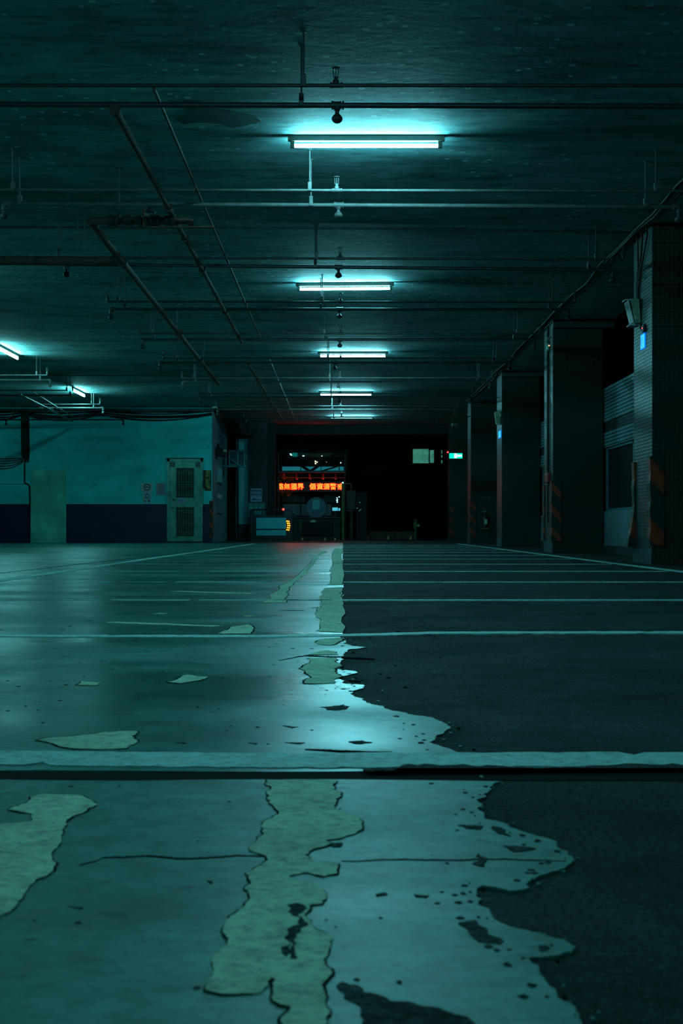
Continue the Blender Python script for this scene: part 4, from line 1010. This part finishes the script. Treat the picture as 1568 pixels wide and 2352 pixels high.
t = thing('cable_bundle', 'black cables draped from the ceiling into the passage', 'cables', (XC, 39, CEIL))
for k in range(6):
    MB().tube([(XC + .10, 38.8 + .1 * k, CEIL - .05), (fx(500 + 2 * k, 40), 40, fz(945 + 4 * k, 40)), (fx(520, 42), 42, fz(965 + 5 * k, 42)), (fx(545 + 5 * k, 43.7), 43.7, fz(985 + 3 * k, 43.7)), (fx(590, 43.8), 43.8, fz(988 + 2 * k, 43.8))], .02, 6).build('cable', 'black_cable', t)
# signs on the dark column
Yn = YP - .1
def nx(x): return fx(x, Yn)
def nz(y_): return fz(y_, Yn)
t = thing('direction_sign', 'pale square sign with an arrow pointing left on the dark exit column', 'sign', (nx(588), Yn, nz(1153)))
MB().box(nx(575), nx(601.5), Yn - .012, Yn, nz(1152.5), nz(1122), bev=.002).build('sign_panel', 'blue_paper', t)
q = MB()
q.text('臨時停車', .085, RX((nx(588.5), Yn - .014, nz(1128))), .001, .001).text('請由此進', .085, RX((nx(588.5), Yn - .014, nz(1136))), .001, .001)
q.build('lettering', 'dark_ink', t)
q = MB(); q.box(nx(580), nx(597), Yn - .015, Yn - .012, nz(1148.4), nz(1146.8))
q.add([(nx(578), Yn - .015, nz(1148.4)), (nx(585), Yn - .015, nz(1148.4)), (nx(584), Yn - .015, nz(1143)), (nx(578), Yn - .012, nz(1148.4)), (nx(585), Yn - .012, nz(1148.4)), (nx(584), Yn - .012, nz(1143))], [(0, 1, 2), (5, 4, 3), (0, 3, 4, 1), (1, 4, 5, 2), (2, 5, 3, 0)])
q.build('arrow', 'dark_ink', t)
t = thing('parking_sign', 'green and white parking sign below the arrow sign on the dark exit column', 'sign', (nx(589), Yn, nz(1190)))
MB().box(nx(570.5), nx(608), Yn - .03, Yn, nz(1190), nz(1155), bev=.003).build('sign_panel', 'green_sign_paint', t)
q = MB()
for a, b_ in ((573, 581.5), (584, 592.5), (595, 604)): q.box(nx(a), nx(b_), Yn - .034, Yn - .03, nz(1168.5), nz(1158))
q.build('character_tiles', 'sign_letter_paint', t)
q = MB()
for k, x in enumerate((577.2, 588.2, 599.5)): q.text('停車場'[k], .12, RX((nx(x), Yn - .036, nz(1163.2))), .001)
q.build('characters', 'green_sign_paint', t)
q = MB()
q.text('EBI', .15, RX((nx(593), Yn - .033, nz(1178))), .002, .002)
q.box(nx(571), nx(607.5), Yn - .034, Yn - .03, nz(1156), nz(1155)).box(nx(606.2), nx(607.5), Yn - .034, Yn - .03, nz(1189), nz(1155)).box(nx(571), nx(572.2), Yn - .034, Yn - .03, nz(1189), nz(1155))
q.box(nx(577), nx(587), Yn - .034, Yn - .03, nz(1188.5), nz(1187)).box(nx(577), nx(587), Yn - .034, Yn - .03, nz(1192), nz(1190))
q.build('border_and_letters', 'sign_letter_paint', t)

# ------------------------------------------------------------------ exit gate group
Yg = 43.0
def gx(x): return fx(x, Yg)
def gz(y_): return fz(y_, Yg)
t = thing('barrier_cabinet', 'pale cyan barrier gate cabinet with a black band at the exit', 'cabinet', (gx(622), Yg, 0))
MB().box(gx(574), gx(671), Yg + .06, Yg + .4, 0.0, gz(1184), bev=.01).build('cabinet_body', 'dark_steel', t)
for a, b_ in ((1215, 1189.5), (1230.5, 1217.5)):
    m_ = MB().box(gx(588), gx(656), Yg, Yg + .07, gz(a), gz(b_), bev=.012); m_.build('reflective_panel', 'cyan_cabinet_paint', t)
MB().box(gx(588), gx(656), Yg + .01, Yg + .07, gz(1217.5), gz(1215)).build('black_band', 'black_rubber', t)
q = MB()
for cx_, dy in ((658.8, 0), (662.8, .5)):
    for k in range(5):
        ox = (0, 1.2, 2.0, 1.2, 0)[k]
        q.lathe((gx(cx_ + ox), Yg + .055, gz(1197 + dy + k * 4.95)), [(.021, 0), (.021, .01), (.012, .018), (.001, .02)], 10, (0, -1, 0))
q.build('arrow_lights', 'led_amber', t)
t = thing('guard_rail', 'dark bent tube rail above the barrier cabinet', 'rail', (gx(620), Yg + .46, 0))
MB().tube([(gx(573), Yg + .46, 0.02), (gx(573), Yg + .46, gz(1180)), (gx(575), Yg + .46, gz(1173)), (gx(580), Yg + .46, gz(1170)), (gx(662), Yg + .46, gz(1170)), (gx(669), Yg + .46, gz(1173)), (gx(672.5), Yg + .46, gz(1181)), (gx(673), Yg + .46, .02)], .022, 10).build('bent_tube', 'dark_steel', t)
MB().tube([(gx(649), Yg + .46, gz(1170)), (gx(649), Yg + .46, gz(1186))], .03, 8).build('centre_post', 'black_rubber', t)
t = thing('warning_light', 'small red warning light on the rail above the barrier cabinet', 'light', (gx(649), Yg + .2, gz(1169)))
MB().lathe((gx(649), Yg + .445, gz(1169.5)), [(.034, 0), (.034, .02), (.022, .035), (.002, .04)], 14, (0, -1, 0)).build('light_lens', 'lamp_red', t)
Yk = 46.5
def kx(x): return fx(x, Yk)
def kz(y_): return fz(y_, Yk)
t = thing('guard_counter', 'long dark counter of the guard booth under the red sign', 'counter', (kx(730), Yk, 0))
MB().box(kx(674), kx(781), Yk, Yk + .8, 0.0, kz(1190)).build('counter_front', 'dark_plaster', t)
MB().box(kx(672), kx(784), Yk - .06, Yk + .85, kz(1190), kz(1187.5)).build('counter_top', 'dark_steel', t)
MB().box(kx(697), kx(766), Yk - .03, Yk, kz(1228), kz(1199)).build('dark_board', 'dark_concrete', t)
q = MB(); q.lathe((kx(719), Yk - .02, kz(1201)), [(.14, 0), (.14, .012)], 20, (0, -1, 0)); q.build('round_emblem', 'couplet_red', t)
MB().lathe((kx(719), Yk - .034, kz(1201)), [(.095, 0), (.095, .005)], 20, (0, -1, 0)).build('emblem_centre', 'cream_plate', t)
MB().box(kx(695), kx(765), Yk - .06, Yk - .03, kz(1230), kz(1200)).build('lower_board', 'dark_concrete', t)
q = MB()
for k in range(4): q.text('停車收費'[k], .11, RX((kx(690.5), Yk - .005, kz(1196 + k * 6.3))), .002)
q.build('painted_characters', 'mossy_post_paint', t)
t = thing('round_guard_screen', 'round bluish disc standing on the guard counter with a paper on it', 'disc', (kx(726), Yk + .1, kz(1187.5)))
R = 24.5 * Yk / F
q = MB(); cc = Vector((kx(726), Yk + .1, kz(1166)))
ang = [math.radians(a) for a in range(-62 - 0, 243, 8)]
prof = [(cc.x + R * math.cos(a), cc.z + R * math.sin(a)) for a in ang]
n = len(prof)
q.add([(x, Yk + .08, z) for x, z in prof] + [(x, Yk + .11, z) for x, z in prof], [tuple(range(n)), tuple(reversed(range(n, 2 * n)))] + [(i, i + n, (i + 1) % n + n, (i + 1) % n) for i in range(n)])
q.build('disc', 'disc_plastic', t)
MB().tube([(x, Yk + .08, z) for x, z in prof], .012, 6).build('disc_rim', 'dark_steel', t)
MB().box(kx(717.5), kx(733.5), Yk + .07, Yk + .078, kz(1170), kz(1148)).build('taped_paper', 'sign_letter_paint', t)
t = thing('monitor', 'small lit monitor on the guard counter, right of the round disc', 'screen', (kx(772), Yk + .2, kz(1187)))
q = MB().box(kx(763), kx(775.5), Yk + .18, Yk + .2, kz(1173), kz(1165.5)); q.build('lit_screen', 'screen_cyan', t)
MB().box(kx(762), kx(776.5), Yk + .2, Yk + .26, kz(1174), kz(1164.5)).box(kx(768), kx(771), Yk + .2, Yk + .25, kz(1187.5), kz(1174)).build('monitor_case', 'black_rubber', t)
MB().box(kx(777), kx(781), Yk + .18, Yk + .2, kz(1173), kz(1167)).build('side_screen', 'screen_cyan', t)
t = thing('exit_post', 'mossy green post with a small white lamp at the right end of the red sign', 'post', (kx(787.5), Yk, 0))
MB().tube([(kx(787.5), Yk - .1, 0), (kx(787.5), Yk - .1, kz(1110))], .045, 12).build('post_shaft', 'mossy_post_paint', t)
MB().lathe((kx(787), Yk - .15, kz(1109)), [(.02, -.02), (.026, 0), (.02, .02)], 12).build('lamp_bulb', 'distant_lamp', t)
MB().tube([(kx(787.5), Yk - .1, kz(1111)), (kx(803), Yk - .1, kz(1111)), (kx(806), Yk - .1, kz(1114)), (kx(806), Yk - .1, kz(1126))], .014, 8).build('lamp_arm', 'galvanised_pipe', t)
t = thing('payment_machine', 'dark tall payment machine right of the mossy post', 'machine', (kx(805), Yk, 0))
MB().box(kx(796), kx(817), Yk, Yk + .4, kz(1171), kz(1126), bev=.015).box(kx(803), kx(810), Yk + .1, Yk + .3, 0, kz(1171)).build('machine_case', 'black_rubber', t)
MB().box(kx(797), kx(814), Yk - .05, Yk, kz(1173.5), kz(1172)).build('tray_lip', 'galvanised_pipe', t)
t = thing('control_cabinet', 'dark cabinet with pinpoint lights right of the payment machine', 'cabinet', (kx(832), Yk, 0))
MB().box(kx(818), kx(843), Yk + .2, Yk + .6, 0, kz(1130), bev=.01).build('cabinet_case', 'dark_concrete', t)
q = MB()
for x, y_ in ((826, 1154), (819.8, 1167), (828, 1170.5), (825, 1173)): q.lathe((kx(x), Yk + .2, kz(y_)), [(.011, 0), (.008, .008), (.001, .01)], 8, (0, -1, 0))
q.build('pilot_lights', 'screen_cyan', t)
t = thing('bollard_lights', 'column of tiny lights beside the guard booth screen', 'lights', (kx(774), Yk + .5, kz(1155)))
q = MB()
for x, y_ in ((773.5, 1143), (774.5, 1146.5), (774, 1150), (773, 1148), (774, 1153), (778.5, 1140.5)): q.lathe((kx(x), Yk + .55, kz(y_)), [(.017, -.015), (.02, 0), (.017, .015)], 8)
q.build('light_beads', 'distant_lamp', t)
MB().tube([(kx(776), Yk + .58, kz(1187.5)), (kx(776), Yk + .58, kz(1138))], .012, 6).build('cord', 'black_cable', t)

# red LED sign
Ys = 47.6
def sx(x): return fx(x, Ys)
def sz(y_): return fz(y_, Ys)
t = thing('led_sign', 'scrolling red and yellow LED sign with Chinese characters over the exit', 'sign', (sx(714), Ys, sz(1129)))
MB().box(sx(636), sx(789), Ys, Ys + .12, sz(1130), sz(1106), bev=.01).build('sign_case', 'black_rubber', t)
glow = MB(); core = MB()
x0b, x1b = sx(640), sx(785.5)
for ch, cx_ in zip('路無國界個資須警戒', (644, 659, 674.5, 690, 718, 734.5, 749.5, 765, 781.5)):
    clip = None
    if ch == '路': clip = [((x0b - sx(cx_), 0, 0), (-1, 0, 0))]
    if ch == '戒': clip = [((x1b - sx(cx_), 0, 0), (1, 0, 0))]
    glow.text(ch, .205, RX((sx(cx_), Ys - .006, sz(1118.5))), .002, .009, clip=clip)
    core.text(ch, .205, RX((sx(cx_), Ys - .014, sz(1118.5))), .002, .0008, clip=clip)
glow.build('red_led_halo', 'led_red_glow', t)  # thicker red copy of the characters, imitates the glow around them
core.build('lit_characters', 'led_yellow', t)
# canopy over it
t = thing('booth_canopy', 'canopy with five brackets above the LED sign', 'canopy', (sx(714), Ys, sz(1084)))
MB().box(sx(640), sx(792), Ys - .5, Ys + .4, sz(1087), sz(1083)).build('canopy_beam', 'dark_steel', t)
MB().tube([(sx(645), Ys - .1, sz(1097.5)), (sx(790), Ys - .1, sz(1097.5))], .012, 8).build('tie_rod', 'bracket_red_lit', t)
for k, x in enumerate((651, 681, 711, 741, 770)):
    a = Vector((sx(x - (2 - k) * .4), Ys - .15, sz(1088))); b_ = Vector((sx(x + 1.5 - k * .4 + .5), Ys - .05, sz(1101.5)))
    MB().tube([a, b_], .04, 4).build('bracket', 'bracket_red_lit', t)
MB().box(sx(734), sx(789), Ys - .35, Ys - .3, sz(1086.5), sz(1085)).build('gutter', 'bracket_red_lit', t)
for x in (639, 792):
    MB().tube([(sx(x), Ys, 0), (sx(x), Ys, sz(1040))], .04, 8).build('canopy_post', 'dark_steel', t)
# truss
t = thing('roof_truss', 'black steel truss with V braces above the guard booth', 'truss', (sx(720), Ys + .6, sz(1082)))
q = MB()
Yt = Ys + .6
for (a, b_, c_, d_, w) in ((642, 1036, 712, 1083, 6.5), (712, 1083, 782, 1034, 6.5), (736, 1083, 800, 1063, 3.5), (690, 1035, 690, 1083, 1.6), (737, 1035, 737, 1083, 1.6), (779, 1035, 779, 1083, 2), (640, 1036, 800, 1036, 3), (640, 1083, 800, 1083, 2.5), (796, 1034, 796, 1083, 6)):
    bar(q, a, b_, c_, d_, w, Yt)
q.build('truss_members', 'black_rubber', t)
# hanging foliage at left of the sign
t = thing('climbing_plant', 'leafy plant hanging at the left end of the LED sign', 'plant', (sx(658), Ys - .3, sz(1140)))
q = MB(); s2 = MB()
for k in range(150):
    c_ = Vector((sx(random.gauss(660, 10)), Ys - .3 + random.uniform(-.12, .1), sz(random.choice([random.uniform(1088, 1106), random.uniform(1128, 1142)]))))
    Rm = Matrix.Rotation(random.uniform(0, 6.28), 4, 'Z') @ Matrix.Rotation(random.uniform(-1, 1), 4, 'X'); s_ = random.uniform(.025, .05)
    q.add([c_ + Rm @ Vector(p) * s_ for p in ((0, -1, 0), (.4, 0, .1), (0, 1, 0), (-.4, 0, .1))], [(0, 1, 2, 3)])
for k in range(6):
    s2.tube([(sx(650 + k * 4), Ys - .3, sz(1088)), (sx(652 + k * 3.5), Ys - .33, sz(1115)), (sx(650 + k * 4), Ys - .3, sz(1142))], .006, 5)
q.build('leaves', 'leaf_green', t); s2.build('stems', 'leaf_green', t)
# booth back panels
t = thing('guard_booth', 'dim glazed guard booth behind the round disc', 'booth', (kx(715), Yk + 2, 0))
Yo = Yk + 2.2
MB().box(fx(640, Yo), fx(790, Yo), Yo + .1, Yo + 1.5, 0, fz(1104, Yo)).build('booth_body', 'dark_plaster', t)
for a, b_, c_, d_ in ((648, 689, 1128, 1153), (691, 700, 1128, 1153), (742, 776, 1128, 1153), (650, 689, 1158, 1184), (692, 712, 1158, 1184), (738, 760, 1158, 1184)):
    MB().box(fx(a, Yo), fx(b_, Yo), Yo + .07, Yo + .1, fz(d_, Yo), fz(c_, Yo)).build('booth_panel', 'grey_lower_wall', t)
q = MB().box(fx(646, Yo), fx(778, Yo), Yo + .03, Yo + .1, fz(1157, Yo), fz(1153, Yo)); q.build('booth_rail', 'black_rubber', t)

# ------------------------------------------------------------------ street beyond
Yd = 66.0
def dx(x): return fx(x, Yd)
def dz(y_): return fz(y_, Yd)
t = thing('street_building', 'dark building across the street with one lit window', 'building', (3, Yd, 0))
MB().box(-14, 16, Yd, Yd + 8, 0, 14).build('facade', 'building_render', t)
for (a, b_, c_, d_) in ((948, 984, 1031.5, 1064), (987, 996, 1034, 1063)):
    MB().box(dx(a), dx(b_), Yd - .03, Yd, dz(d_), dz(c_)).build('lit_window', 'lit_window_blind', t)
for c_, d_ in ((1034, 1042), (1045, 1051), (1057, 1064)):
    MB().box(dx(1013), dx(1015), Yd - .03, Yd, dz(d_), dz(c_)).build('lit_slit', 'lit_window_blind', t)
for a, b_ in ((827, 852), (855, 880)):
    o = MB().box(dx(a), dx(b_), Yd - .08, Yd, dz(1083), dz(1037)).build('dark_window', 'grey_lower_wall', t)
    MB().box(dx(a + 2), dx(b_ - 2), Yd - .09, Yd - .07, dz(1081), dz(1041)).build('pane', 'dark_glass', o)
MB().box(dx(648), dx(796), Yd - .05, Yd, dz(1081), dz(1072)).build('emissive_strip', 'street_strip_glow', t)  # weak bluish emissive strip across the facade
MB().box(dx(671), dx(683), Yd - .05, Yd, dz(1049), dz(1040)).build('lobby_glow', 'lobby_green_glow', t)
MB().box(dx(684), dx(800), Yd - .04, Yd, dz(1049), dz(1040)).build('upper_band', 'side_plaster', t)
LAMPS = ['upper of the two touching bluish lamps seen through the left of the truss', 'lower of the two touching bluish lamps seen through the left of the truss',
         'bluish lamp second along the row through the truss, left of the V', 'bluish lamp right of the V centre, behind the middle upright of the truss', 'rightmost bluish lamp of the upper row through the truss',
         'largest yellowish lamp, top left of the cluster of three inside the V', 'small yellowish lamp at the right of the cluster of three inside the V', 'yellowish lamp at the bottom of the cluster of three inside the V',
         'single small yellowish lamp right of the cluster inside the V', 'single faint bluish lamp low at the right end of the truss']
for x, y_, w, mt in ((667.5, 1043.3, 4, 0), (669, 1045.8, 4, 0), (697, 1047.8, 4.4, 0), (738.6, 1048, 3.6, 0), (766, 1046.6, 3.8, 0), (724.3, 1060.2, 2.8, 1), (728.3, 1062, 2.4, 1), (724.6, 1065, 2.8, 1), (749.2, 1061, 2, 1), (782.3, 1063.6, 2.4, 0)):
    h = w * .5 if not (w < 3) else w * 1.1
    o = MB().box(dx(x - w / 2), dx(x + w / 2), Yd - .3, Yd - .2, dz(y_ + h / 2), dz(y_ - h / 2), bev=.012).build('street_lamp', 'distant_warm_lamp' if mt else 'distant_lamp')
    tag(o, LAMPS.pop(0), 'lamp', 'distant warm lamps above the red sign' if mt else 'distant cool lamps above the red sign')
    MB().box(dx(x) - .01, dx(x) + .01, Yd - .22, Yd, dz(y_) - .01, dz(y_) + .01).build('lamp_bracket', 'black_rubber', o)
t = thing('planter_wall', 'low brown planter wall with yellow reflectors right of the exit', 'wall', (kx(900), Yk + 2, 0))
Yp = 47.5
MB().box(fx(845, Yp), fx(957, Yp), Yp, Yp + .6, 0, fz(1221, Yp), bev=.02).build('planter_body', 'rust_red_pipe', t)
for x, w in ((843.5, 2.2), (889.5, 3), (941.5, 3)):
    MB().box(fx(x, Yp), fx(x + w, Yp), Yp - .03, Yp + .01, fz(1239.5, Yp), fz(1231.5, Yp), bev=.004).build('reflector', 'yellow_reflector', t)
t = thing('standpipe', 'small pale standpipe standing at the planter', 'standpipe', (fx(954, 46.8), 46.8, 0))
MB().lathe((fx(954, 46.8), 46.8, 0), [(.03, 0), (.03, .35), (.07, .37), (.075, .52), (.05, .56), (.05, .60), (.065, .61), (.065, .64), (.02, .68)], 14).build('pipe_body', 'mossy_post_paint', t)
MB().lathe((fx(954, 46.8), 46.8, .46), [(.035, 0), (.035, .11), (.045, .115), (.045, .14)], 12, (1, -.3, 0)).build('outlet', 'cream_plate', t)
t = thing('pavement_studs', 'small amber studs along the foot of the guard counter', 'reflectors', (kx(740), Yk - .3, 0))
for x in (694, 746, 769):
    MB().lathe((fx(x, 46.2), 46.2, 0.0), [(.03, 0), (.03, .06), (.02, .08)], 10).build('stud', 'yellow_reflector', t)
